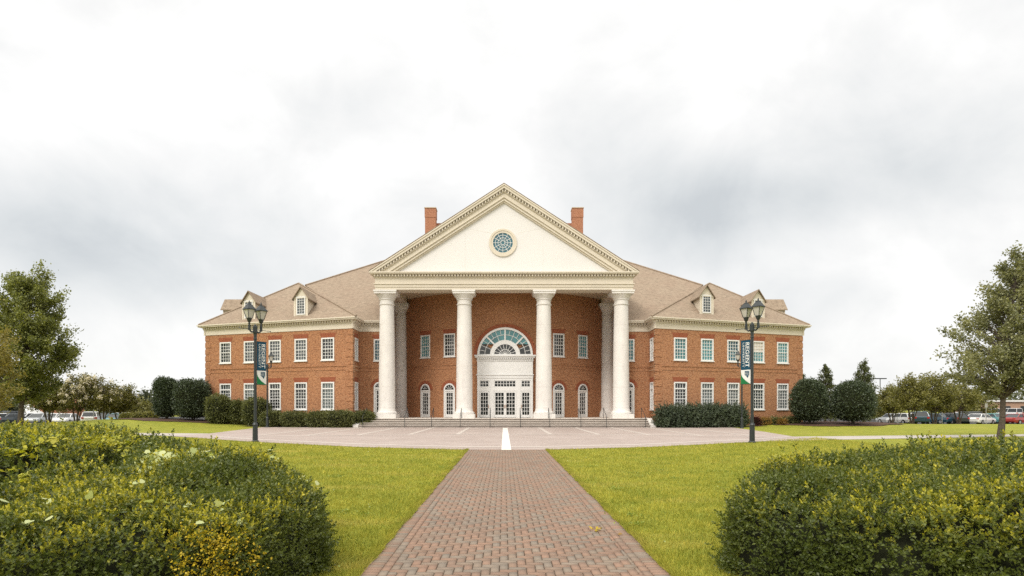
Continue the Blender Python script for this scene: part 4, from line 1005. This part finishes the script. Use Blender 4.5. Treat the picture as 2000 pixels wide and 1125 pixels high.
for px_, D, rx, top, bl, m_, lab in ((95, 70, 2.1, 4.9, 50, 'myrtle_leaf', 'multi stemmed myrtle just right of the tall oak, few blossoms'), (150, 70, 2.5, 5.75, 230, 'myrtle_leaf', 'multi stemmed myrtle full of white blossom behind the white sport utility car'), (200, 71, 2.35, 5.5, 110, 'myrtle_leaf', 'multi stemmed myrtle with scattered blossom over the dark parked car'), (232, 74, 1.9, 4.4, 20, 'myrtle_leaf', 'smaller myrtle at the right end of the left myrtle row'),
                                  (1742, 76, 2.0, 4.9, 0, 'olive_leaf', 'olive green myrtle leftmost in the row by the right car park'), (1782, 68, 2.4, 5.5, 0, 'olive_leaf', 'broad olive myrtle with dark slender stems before the dark parked cars'), (1825, 69, 2.5, 5.5, 0, 'olive_leaf', 'broad olive myrtle in the middle of the right myrtle row'), (1872, 70, 2.3, 4.7, 0, 'olive_leaf', 'olive myrtle rightmost of the row, next to the silvery oak')):
    tree('crape_myrtle', lab, (at(px_, D), D), [(1.9, rx * .75), (2.8, rx), (3.8, rx * .92), (top - .5, rx * .6), (top, rx * .25)], 120, 60, .2, m_, bark='bark', tr=.075, stems=5, spread=.75, cl=.95, group=mg, blossom=(bl, .13, 2.6) if bl else None, limbr=.03, uneven=.35)
cf = 'narrow trees behind the hollies'
for px_, D, rx, top, lab in ((1612, 62, 1.15, 6.0, 'narrow pointed tree seen between the two right hollies'), (1687, 60, 1.25, 6.4, 'tallest narrow pointed tree behind the right holly'), (1566, 64, 1.0, 5.5, 'narrow tree top peeping out at the corner of the right wing')):
    tree('conifer_tree', lab, (at(px_, D), D), [(.5, rx * .9), (1.8, rx), (3.4, rx * .82), (top - .7, rx * .34), (top - .1, .02)], 330, 36, .14, 'conifer_leaf', tr=.1, cl=.42, group=cf, limbr=.02, uneven=.2)
tree('young_tree', 'thin young tree beyond the left shrubs', (at(255, 74), 74), [(1.6, .6), (3.0, .95), (4.2, .6), (5.0, .15)], 40, 26, .17, 'olive_leaf', tr=.06, cl=.7, limbr=.02)
fg = 'far trees beyond the left car park'
for px_, D, rx, top, m_, lab in ((286, 118, 2.4, 5.2, 'far_leaf', 'distant tree seen beside the narrow dark holly'), (308, 122, 2.6, 4.6, 'far_leaf', 'distant tree mostly hidden behind the narrow dark holly'), (268, 98, 2.2, 3.4, 'olive_leaf', 'distant yellowish bush tree behind the round shrubs'), (12, 100, 3.4, 3.2, 'far_leaf', 'distant dark tree behind the cars at the left edge'), (225, 112, 3.2, 3.6, 'far_leaf', 'distant tree behind the teal car')):
    tree('far_tree', lab, (at(px_, D), D), [(.6, rx * .8), (1.8, rx), (top * .7, rx * .85), (top, rx * .3)], 60, 50, .36, m_, tr=.15, cl=1.3, group=fg, limbr=.04)
fg = 'far trees beyond the right car park'
for px_, D, rx, top, m_, lab in ((1728, 100, 3.0, 3.6, 'olive_leaf', 'distant bush tree right of the dark holly'), (1905, 108, 3.2, 4.6, 'olive_leaf', 'distant tree between the myrtles and the silvery oak'), (1850, 125, 4.0, 5.0, 'far_leaf', 'distant tree behind the middle myrtle')):
    tree('far_tree', lab, (at(px_, D), D), [(.6, rx * .8), (1.8, rx), (top * .7, rx * .85), (top, rx * .3)], 60, 50, .36, m_, tr=.15, cl=1.3, group=fg, limbr=.04)
# woods far behind, one mass
def woods(n):
    s_ = np.where(rng.random(n) < .5, -1, 1); X = s_ * rng.uniform(45, 260, n); Y_ = 175 + rng.normal(size=n) * 7 - .12 * np.abs(X) + 12
    top = 3.2 + 4.0 * vnoise(np.stack([X, X * 0, X * 0], -1), .12) + 1.5 * vnoise(np.stack([X, X * 0, X * 0], -1), .5); Z_ = -.6 + top * rng.random(n) ** .7
    return leaves(np.stack([X, Y_, Z_], -1), rng.normal(size=(n, 3)) + np.array([0, -.5, .4]), 1.0 * rng.uniform(.6, 1.4, n), .7)
tag(np_mesh('woods', woods(26000), 4, 'far_leaf'), kind='stuff')
# trees across the street behind the viewer: the lower windows mirror them
def woods_back(n):
    X = rng.uniform(-130, 130, n); top = 6 + 5 * vnoise(np.stack([X, X * 0, X * 0], -1), .1); P = np.stack([X, -75 + rng.normal(size=n) * 3, top * rng.random(n) ** .8], -1)
    return leaves(P, rng.normal(size=(n, 3)), 1.3 * rng.uniform(.6, 1.4, n), .7)
tag(np_mesh('woods', woods_back(14000), 4, 'far_leaf'), kind='stuff')

def litter(n):
    D = np.exp(rng.uniform(math.log(6), math.log(24), n)); X = np.where(rng.random(n) < .5, PX0 - .15 - rng.random(n) * D * .35, PX1 + .15 + rng.random(n) * D * .35); P = np.stack([X, D, X * 0 + .05], -1)
    return leaves(P, rng.normal(size=(n, 3)) * np.array([1, 1, .3]), .035 * rng.uniform(.5, 1.3, n) * (D / 8) ** .4, .7, up=np.array([[0, 0, 1.]] * n))
tag(np_mesh('lawn_litter', litter(70), 4, 'vine_leaf'), kind='stuff')
def clover(n):
    c = rng.integers(0, 40, n); cx = np.exp(rng.uniform(math.log(6), math.log(18), 40)); sx = np.where(rng.random(40) < .5, PX0 - .2 - rng.random(40) * cx * .3, PX1 + .2 + rng.random(40) * cx * .3)
    r = np.abs(rng.normal(size=n)) * .14; a = rng.uniform(0, 6.28, n); P = np.stack([sx[c] + np.cos(a) * r, cx[c] + np.sin(a) * r, .02 + .03 * rng.random(n)], -1)
    return leaves(P, rng.normal(size=(n, 3)) + np.array([0, 0, .4]), .03 * rng.uniform(.6, 1.3, n), .8)
tag(np_mesh('lawn_weeds', clover(2600), 4, 'weed_leaf'), kind='stuff')
# ================================================================ street lamps and banners
def lantern(m_unused, root, x, z):
    q = MB(); q.lathe((x, 0, z), [(.03, -.1), (.05, -.06), (.045, 0), (.085, .05), (.1, .1), (.12, .17), (.13, .2)], 10)
    for i in range(4):
        a = math.pi / 4 + i * math.pi / 2; c, s = math.cos(a), math.sin(a); q.tube((x + .135 * c, s * .135, z + .19), (x + .27 * c, s * .27, z + .6), .015, n=4)
    hw = .222
    q.hexa([(x - hw, -hw, z + .59), (x + hw, -hw, z + .59), (x + hw, hw, z + .59), (x - hw, hw, z + .59)], [(x - hw, -hw, z + .625), (x + hw, -hw, z + .625), (x + hw, hw, z + .625), (x - hw, hw, z + .625)])
    t = .085; q.hexa([(x - hw + .01, -hw + .01, z + .626), (x + hw - .01, -hw + .01, z + .626), (x + hw - .01, hw - .01, z + .626), (x - hw + .01, hw - .01, z + .626)], [(x - t, -t, z + .84), (x + t, -t, z + .84), (x + t, t, z + .84), (x - t, t, z + .84)])
    q.lathe((x, 0, z), [(.095, .841), (.095, .87), (.05, .89), (.03, .92), (.045, .94), (.03, .97), (.012, 1.03)], 8)
    l = q.build('lantern', 'dark_metal', root)
    g = MB(); a, b = .085, .172; g.hexa([(x - a, -a, z + .2), (x + a, -a, z + .2), (x + a, a, z + .2), (x - a, a, z + .2)], [(x - b, -b, z + .59), (x + b, -b, z + .59), (x + b, b, z + .59), (x - b, b, z + .59)])
    g.build('lantern_glass', 'lamp_glass', l)
def street_lamp(loc, rz, label, sc=1):
    o = empty('street_lamp', loc, label, 'street lamp', 'twin lantern street lamps', rz, sc)
    q = MB(); q.lathe((0, 0, 0), [(.17, 0), (.17, .06), (.125, .1), (.115, .8), (.13, .84), (.1, .9), (.085, .95)], 16); q.build('lamp_base', 'dark_metal', o)
    q = MB(); q.lathe((0, 0, 0), [(.068, .9), (.064, 4.88), (.085, 4.9), (.085, 4.95), (.07, 4.97), (.075, 5.15), (.1, 5.22), (.105, 5.5), (.06, 5.56), (.03, 5.62)], 12); q.build('pole', 'dark_metal', o)
    for s in (-1, 1):
        q = MB(); q.path([(s * .06, 0, 5.3), (s * .17, 0, 5.22), (s * .25, 0, 5.27), (s * .31, 0, 5.42), (s * .31, 0, 5.62)], .038, 8); q.tube((s * .31, 0, 5.3), (s * .31, 0, 5.56), .06, n=8); q.build('arm', 'dark_metal', o)
        lantern(None, o, s * .31, 5.68)
    q = MB(); q.tube((-.82, 0, 5.36), (.82, 0, 5.36), .014, n=5)
    for s in (-1, 1): q.lathe((s * .82, 0, 5.36), [(.005, -.03), (.03, -.015), (.03, .015), (.005, .03)], 6)
    q.build('ladder_bar', 'dark_metal', o); return o
def text_mesh(body, size, O, xd, yd, length, parent, m, nm, bold=.0):
    cu = bpy.data.curves.new('text', 'FONT'); cu.body = body; cu.size = size; cu.extrude = 0; cu.offset = bold; cu.resolution_u = 3
    ob = bpy.data.objects.new('text', cu); COL.objects.link(ob); dg = bpy.context.evaluated_depsgraph_get(); dg.update()
    me = bpy.data.meshes.new_from_object(ob.evaluated_get(dg)); bpy.data.objects.remove(ob); bpy.data.curves.remove(cu)
    xs_ = [v.co.x for v in me.vertices]; ys_ = [v.co.y for v in me.vertices]; x0, sx = min(xs_), length / (max(xs_) - min(xs_)); y0 = min(ys_); sy = size / (max(ys_) - y0)
    for v in me.vertices: v.co = Vector(O) + Vector(xd) * (v.co.x - x0) * sx + Vector(yd) * (v.co.y - y0) * sy
    me.materials.clear(); return link(nm, me, m, parent)
def serifs(body, O, xd, yd, length, cap, parent, m):
    """slab serifs under and over the letters, so the lettering reads as a roman face"""
    n = len(body); q = MB(); step = length / n
    for i in range(n):
        for yy in (0, cap - .014):
            c = Vector(O) + Vector(xd) * (step * (i + .5)); h = step * (.42 if body[i] not in 'IT' else .3)
            if body[i] in 'GSUVTN' and yy == 0 and body[i] in 'GSUV': continue
            if body[i] in 'GS' and yy > 0: continue
            a, b, d = c - Vector(xd) * h, c + Vector(xd) * h, Vector(yd)
            q.face([a + d * yy, b + d * yy, b + d * (yy + .014), a + d * (yy + .014)])
    q.build('serif', m, parent)
def banner(lamp, loc, rz, side, label):
    """cloth banner on two short rods; side +1 hangs on the lamp's +x side"""
    o = empty('banner', loc, label, 'banner', 'vertical banners on the street lamps', rz)
    W_, zt, zm, zb = .5, 4.8, 3.42, 2.76; u0 = .085 if side > 0 else -.085 - W_; u1 = u0 + W_
    def sheet_(name, m, z0, z1, dy=0):
        P = np.zeros((7, 21, 3))
        for i, u_ in enumerate(np.linspace(u0, u1, 7)):
            for j, z_ in enumerate(np.linspace(z0, z1, 21)): P[i, j] = (u_, dy, z_)
        q = MB(); q.box(u0, u1, dy - .004, dy + .004, z0, z1); return q.build(name, m, o)
    sheet_('banner_cloth', 'navy_cloth', zm, zt); lower = sheet_('lower_panel', 'white_cloth', zb, zm - .002)
    fr_ = (Vector((0, 0, 0)), Vector((1, 0, 0)), UPV, Vector((0, -1, 0)))
    q = MB(); cur = [(u0, zm - .04)] + [(u0 + W_ * t, zm - .04 - (zm - zb - .04) * (t ** .42)) for t in np.linspace(.02, 1, 16)] + [(u0, zb)]; q.prism(cur, fr_, .005, .009); q.build('green_swoosh', 'green_cloth', o)
    q = MB(); cx, cz = u0 + W_ * .6, zm - .2
    for dz in (.1, .035, -.03): q.prism([(cx - .1, cz + dz), (cx + .1, cz + dz), (cx + .1, cz + dz + .045), (cx - .1, cz + dz + .045)], fr_, .005, .009)
    q.prism([(cx + .1, cz - .05), (cx - .1, cz - .05), (cx - .02, cz - .09), (cx + .06, cz - .19), (cx + .1, cz - .1)], fr_, .005, .009); q.prism([(cx + .105, cz - .06), (cx + .14, cz - .06), (cx + .14, cz + .14), (cx + .105, cz + .14)], fr_, .005, .0085); q.build('emblem', 'navy_cloth', o)
    y_ = -.0075; dn_, rt = (0, 0, -1), (1, 0, 0)
    t1 = text_mesh('REGENT', .19, (u0 + W_ * .5, y_, zt - .1), dn_, rt, 1.16, o, 'white_cloth', 'lettering', .002); serifs('REGENT', (u0 + W_ * .5, y_ - .0005, zt - .1), dn_, rt, 1.16, .19, t1, 'white_cloth')
    text_mesh('UNIVERSITY', .1, (u0 + W_ * .18, y_, zt - .1), dn_, rt, 1.16, o, 'white_cloth', 'lettering', 0)
    for z_ in (zt + .01, zb - .01): q = MB(); q.tube((.05 * side, 0, z_), ((W_ + .12) * side, 0, z_), .014, n=6); q.build('rod', 'dark_metal', o)
LX, LY, RX, RY = at(498.5, 28.3), 28.3, at(1469, 27.6), 27.6
l0 = street_lamp((LX, LY, 0), R(56), 'near twin lantern street lamp on the left, carrying a banner on its right side')
street_lamp((RX, RY, 0), R(-56), 'near twin lantern street lamp on the right, carrying a banner on its left side')
street_lamp((at(529.5, 50.0), 49.2, 0), R(25), 'smaller looking far street lamp before the left wing shrubs', .94)
street_lamp((at(1449, 47.2), 47.2, 0), R(-25), 'far street lamp half hidden by the right banner, before the clipped hedge', .93)
banner(l0, (LX, LY, 0), R(56), 1, 'navy banner reading Regent University on the left street lamp'); banner(None, (RX, RY, 0), R(-56), -1, 'navy banner reading Regent University on the right street lamp')

# ================================================================ cars
PAINT = {}
def paint(c):
    if c not in PAINT:
        nm = 'car_paint_%d' % len(PAINT); PAINT[c] = nm
        mat(nm, lambda t: pbsdf(t, c, .3, .5, .25, Coat_Weight=.6, Coat_Roughness=.08))
    return PAINT[c]
KIND = {'sedan': dict(L=4.7, low=[(-2.35, .45, .8), (-2.25, .3, .93), (-1.5, .28, .98), (-.2, .26, .95), (.9, .26, .93), (1.7, .28, .84), (2.2, .3, .72), (2.35, .42, .6)], cab=(-1.75, 1.15, -1.0, .35, 1.44)),
        'suv': dict(L=4.7, low=[(-2.35, .5, 1.0), (-2.28, .38, 1.08), (-1.5, .34, 1.12), (-.2, .32, 1.09), (.9, .32, 1.07), (1.6, .34, 1.02), (2.2, .38, .9), (2.35, .5, .75)], cab=(-2.2, 1.2, -1.9, .45, 1.72)),
        'hatch': dict(L=4.1, low=[(-2.05, .45, .88), (-1.98, .3, .98), (-1.3, .28, 1.0), (0, .26, .97), (.8, .26, .95), (1.5, .28, .86), (1.95, .3, .74), (2.05, .42, .62)], cab=(-1.95, 1.05, -1.55, .3, 1.5)),
        'van': dict(L=5.2, low=[(-2.6, .5, 1.2), (-2.55, .38, 1.25), (-1.5, .34, 1.25), (0, .34, 1.25), (1.2, .34, 1.22), (1.9, .36, 1.1), (2.5, .4, .95), (2.6, .5, .8)], cab=(-2.58, 1.75, -2.5, 1.1, 2.1))}
def car(kind, col_, loc, rz, label, group):
    k_ = KIND[kind]; o = empty('parked_car' if kind != 'van' else 'parked_van', loc, label, 'car' if kind != 'van' else 'van', group, rz)
    b_ = MB(); hw = .9; low = k_['low']; rings = []
    for x, zb, zt in low:
        e_ = .86 if x in (low[0][0], low[-1][0]) else 1.0
        rings.append([(x, -hw * e_ * .96, zb), (x, -hw * e_, (zb + zt) / 2), (x, -hw * e_ * .93, zt), (x, hw * e_ * .93, zt), (x, hw * e_, (zb + zt) / 2), (x, hw * e_ * .96, zb)])
    for r0, r1 in zip(rings, rings[1:]):
        for i in range(6): j = (i + 1) % 6; b_.face([r0[i], r0[j], r1[j], r1[i]])
    b_.face(rings[0]); b_.face(rings[-1][::-1])
    xa, xb, xc, xd, zr = k_['cab']; zt = np.interp; lx = [q[0] for q in low]; lz = [q[2] for q in low]; za, zb2 = float(np.interp(xa, lx, lz)) - .01, float(np.interp(xb, lx, lz)) - .01; w0, w1 = .83, .66
    # roof and pillars
    b_.hexa([(xc - .05, -w1, zr - .06), (xd + .05, -w1, zr - .06), (xd + .05, w1, zr - .06), (xc - .05, w1, zr - .06)], [(xc + .1, -w1 + .06, zr), (xd - .1, -w1 + .06, zr), (xd - .1, w1 - .06, zr), (xc + .1, w1 - .06, zr)])
    for s in (-1, 1):
        for p0, p1 in (((xa, s * w0, za), (xc, s * w1, zr - .05)), ((xb, s * w0, zb2), (xd, s * w1, zr - .05)), (((xa + xb) / 2 - .1, s * (w0 + .005), (za + zb2) / 2), ((xc + xd) / 2 - .1, s * (w1 + .005), zr - .05))): b_.tube(p0, p1, .045, n=4)
    body = b_.build('body', paint(col_), o)
    g = MB(); g.hexa([(xa + .02, -w0 + .01, za - .02), (xb - .02, -w0 + .01, zb2 - .02), (xb - .02, w0 - .01, zb2 - .02), (xa + .02, w0 - .01, za - .02)], [(xc, -w1, zr - .062), (xd, -w1, zr - .062), (xd, w1, zr - .062), (xc, w1, zr - .062)]); g.build('window', 'car_glass', o)
    wx = k_['L'] * .29
    for x in (-wx, wx):
        for s in (-1, 1):
            q = MB(); q.tube((x, s * .68, .33), (x, s * .915, .33), .33, n=14); w_ = q.build('wheel', 'rubber', o)
            q = MB(); q.tube((x, s * .9, .33), (x, s * .925, .33), .2, n=10); q.build('rim', 'rim', w_)
    for s in (-1, 1):
        x1, z1 = low[-2][0], low[-2][2]; q = MB(); q.box(x1 - .1, x1 + .1, s * .66 - .16, s * .66 + .16, z1 - .16, z1 - .02); q.build('headlight', 'clear_lens', o)
        x1, z1 = low[1][0], low[1][2]; q = MB(); q.box(x1 - .09, x1 + .12, s * .7 - .14, s * .7 + .14, z1 - .24, z1 - .04); q.build('taillight', 'red_lens', o)
    return o
WHT, SIL, DGR, TEAL, BLK, RED, GRY, NAVY, LTEAL = (.75, .75, .74), (.42, .44, .45), (.06, .075, .085), (.02, .2, .22), (.015, .022, .026), (.3, .02, .018), (.16, .18, .19), (.02, .06, .09), (.1, .3, .3)
gl_, gr_ = 'cars in the left car park', 'cars in the right car park'
for kind, c_, px_, D, rz, lab in (('hatch', WHT, 2, 79, 70, 'white car cut off by the left edge of the picture'), ('sedan', DGR, 25, 80, 80, 'dark grey sedan left of the oak trunk'), ('hatch', WHT, 50, 83, -95, 'small white car partly behind the oak trunk'), ('sedan', SIL, 77, 81, -78, 'silver sedan just right of the oak trunk'), ('sedan', WHT, 106, 84, -85, 'white sedan behind the first myrtle stems'),
                              ('sedan', WHT, 131, 81, -76, 'white sedan left of the white sport utility car'), ('suv', WHT, 179, 77.5, 118, 'white sport utility car between two myrtles'), ('hatch', BLK, 206, 80, -80, 'dark car next to the white sport utility car'), ('sedan', TEAL, 226, 80, -80, 'teal sedan at the right end of the left row'), ('suv', BLK, 33, 92, 85, 'black car in the second row behind the dark grey sedan'),
                              ('sedan', GRY, 88, 93, -85, 'grey car roof in the second row behind the silver sedan'), ('hatch', WHT, 236, 90, -85, 'white car behind the teal sedan')):
    car(kind, c_, (at(px_, D), D, -.6), R(rz), lab, gl_)
for kind, c_, px_, D, rz, lab in (('sedan', SIL, 1744, 82, 95, 'silver sedan leftmost in the right car park'), ('hatch', WHT, 1763, 80, 95, 'white car left of the dark sport utility car'), ('suv', NAVY, 1793, 79, 65, 'dark blue sport utility car behind the myrtle stems'), ('sedan', NAVY, 1830, 81, 100, 'dark teal sedan between the myrtle trunks'), ('hatch', BLK, 1857, 80, 95, 'black car right of the middle myrtle'), ('suv', BLK, 1888, 81, 80, 'black sport utility car behind the last myrtle'),
                              ('sedan', WHT, 1914, 79, 28, 'white sedan left of the silvery oak trunk'), ('sedan', LTEAL, 1940, 83, 85, 'pale teal car behind the silvery oak trunk'), ('sedan', SIL, 1968, 84, 60, 'silver car between the oak trunk and the red car'), ('sedan', RED, 1990, 79, 20, 'red sedan at the right edge of the picture'), ('van', WHT, 1932, 125, 75, 'white van beyond the cars beside the silvery oak'), ('van', WHT, 1968, 130, 100, 'white van farther right behind the red car'), ('hatch', WHT, 1875, 96, 90, 'white car in the second row behind the black cars')):
    car(kind, c_, (at(px_, D), D, -.6), R(rz), lab, gr_)

# ================================================================ small things by the car parks
for i, (px_, D, zt, lab) in enumerate(((91, 76, 2.1, 'thin sign post left of the first myrtle'), (117, 76, 2.0, 'thin sign post before the white sedan'), (183, 75.5, 2.3, 'thin sign post in front of the white sport utility car'), (213.5, 76, 2.1, 'thin sign post by the dark car'),
                              (1752, 76, 2.3, 'thin sign post in front of the leftmost right cars'), (1778, 76, 2.2, 'thin sign post beside the dark blue car'), (1840, 76, 2.1, 'thin sign post beside the dark teal sedan'), (1926, 76, 2.2, 'thin sign post beside the white sedan'))):
    gz = float(zg(at(px_, D), D)); o = empty('sign_post', (at(px_, D), D, gz - .05), lab, 'sign', 'parking sign posts')
    q = MB(); q.box(-.03, .03, -.02, .02, 0, zt - gz); q.build('post', 'steel_post', o); q = MB(); q.box(-.17, .17, -.03, -.022, zt - gz - .5, zt - gz + .02); q.build('sign_panel', 'steel_post', o)
for px_, D, zt, lab in ((1838, 100, 6.9, 'tall car park light with two heads left of the silvery oak'), (1719, 112, 7.2, 'tall car park light above the leftmost right myrtle')):
    o = empty('car_park_light', (at(px_, D), D, -.6), lab, 'street lamp', 'car park lights')
    q = MB(); q.tube((0, 0, 0), (0, 0, zt + .5), .09, .07); q.build('pole', 'dark_metal', o)
    for s in (-1, 1): q = MB(); q.box(.1 if s > 0 else -1.1, 1.1 if s > 0 else -.1, -.25, .25, zt + .42, zt + .6); q.build('lamp_head', 'dark_metal', o)
o = empty('far_building', (at(86, 125), 125, -.6), 'distant brick building seen under the left trees', 'building')
q = MB(); q.box(-3.4, 2.8, 0, 8, 0, 3.4); q.build('wall', 'far_brick', o); q = MB(); q.hexa([(-3.7, -.3, 3.4), (3.1, -.3, 3.4), (3.1, 8.3, 3.4), (-3.7, 8.3, 3.4)], [(-3, 2.5, 4.3), (2.4, 2.5, 4.3), (2.4, 5.5, 4.3), (-3, 5.5, 4.3)]); q.build('roof', 'far_brick', o)
q = MB(); q.box(.2, 1.2, -.05, .02, 1, 2.4); q.build('window', 'dark_glass', o)
o = empty('white_tent', (at(54, 118), 118, -.6), 'distant white peaked tent beside the brick building', 'tent')
q = MB(); q.face([(-1.5, -1, .9), (1.3, -1, .9), (-.6, 1, 3.1)]); q.face([(1.3, -1, .9), (1.3, 3, .9), (-.6, 1, 3.1)]); q.face([(1.3, 3, .9), (-1.5, 3, .9), (-.6, 1, 3.1)]); q.face([(-1.5, 3, .9), (-1.5, -1, .9), (-.6, 1, 3.1)]); q.build('canopy', 'white_cloth', o)
q = MB(); [q.tube((x, y_, 0), (x, y_, .95), .05, n=5) for x in (-1.45, 1.25) for y_ in (-.95, 2.95)]; q.build('tent_pole', 'steel_post', o)
o = empty('far_building', (at(1985, 140), 140, -.6), 'distant low tan brick building behind the silvery oak', 'building')
q = MB(); q.box(-9, 14, 0, 12, 0, 3.6); q.build('wall', 'tan_brick', o); q = MB(); q.box(-9.4, 14.4, -.4, 12.4, 3.6, 4.0); q.build('roof', 'far_roof', o)
q = MB(); [q.box(x, x + 1.6, -.06, .02, 1.0, 2.6) for x in (-7, -3, 1, 5, 9)]; q.build('window', 'dark_glass', o)
for i, (x, y_, m_, lab) in enumerate(((1.45, 7.6, 'orange_leaf', 'fallen orange leaf at the right edge of the brick walk'), (1.68, 9.4, 'vine_leaf', 'fallen pale leaf on the right verge of the brick walk'), (-1.5, 12.3, 'vine_leaf', 'fallen pale leaf on the left verge of the brick walk'), (1.2, 7.9, 'gold_leaf', 'yellow weed growing between the pavers near the right edge'), (1.62, 11.2, 'vine_leaf', 'fallen pale leaf farther up the right verge'))):
    n = 9 if 'weed' in lab else 1; P = np.zeros((n, 3)) + rng.normal(size=(n, 3)) * (.04, .04, 0) * (n > 1); me = leaves(P + np.array([0, 0, .03]), rng.normal(size=(n, 3)) * (1, 1, .15), .075, .6, up=np.array([[0, 0, 1.]] * n))
    o = np_mesh('fallen_leaf' if n == 1 else 'weed', me, 4, m_); o.location = (x, y_, 0); tag(o, lab, 'leaf' if n == 1 else 'weed')
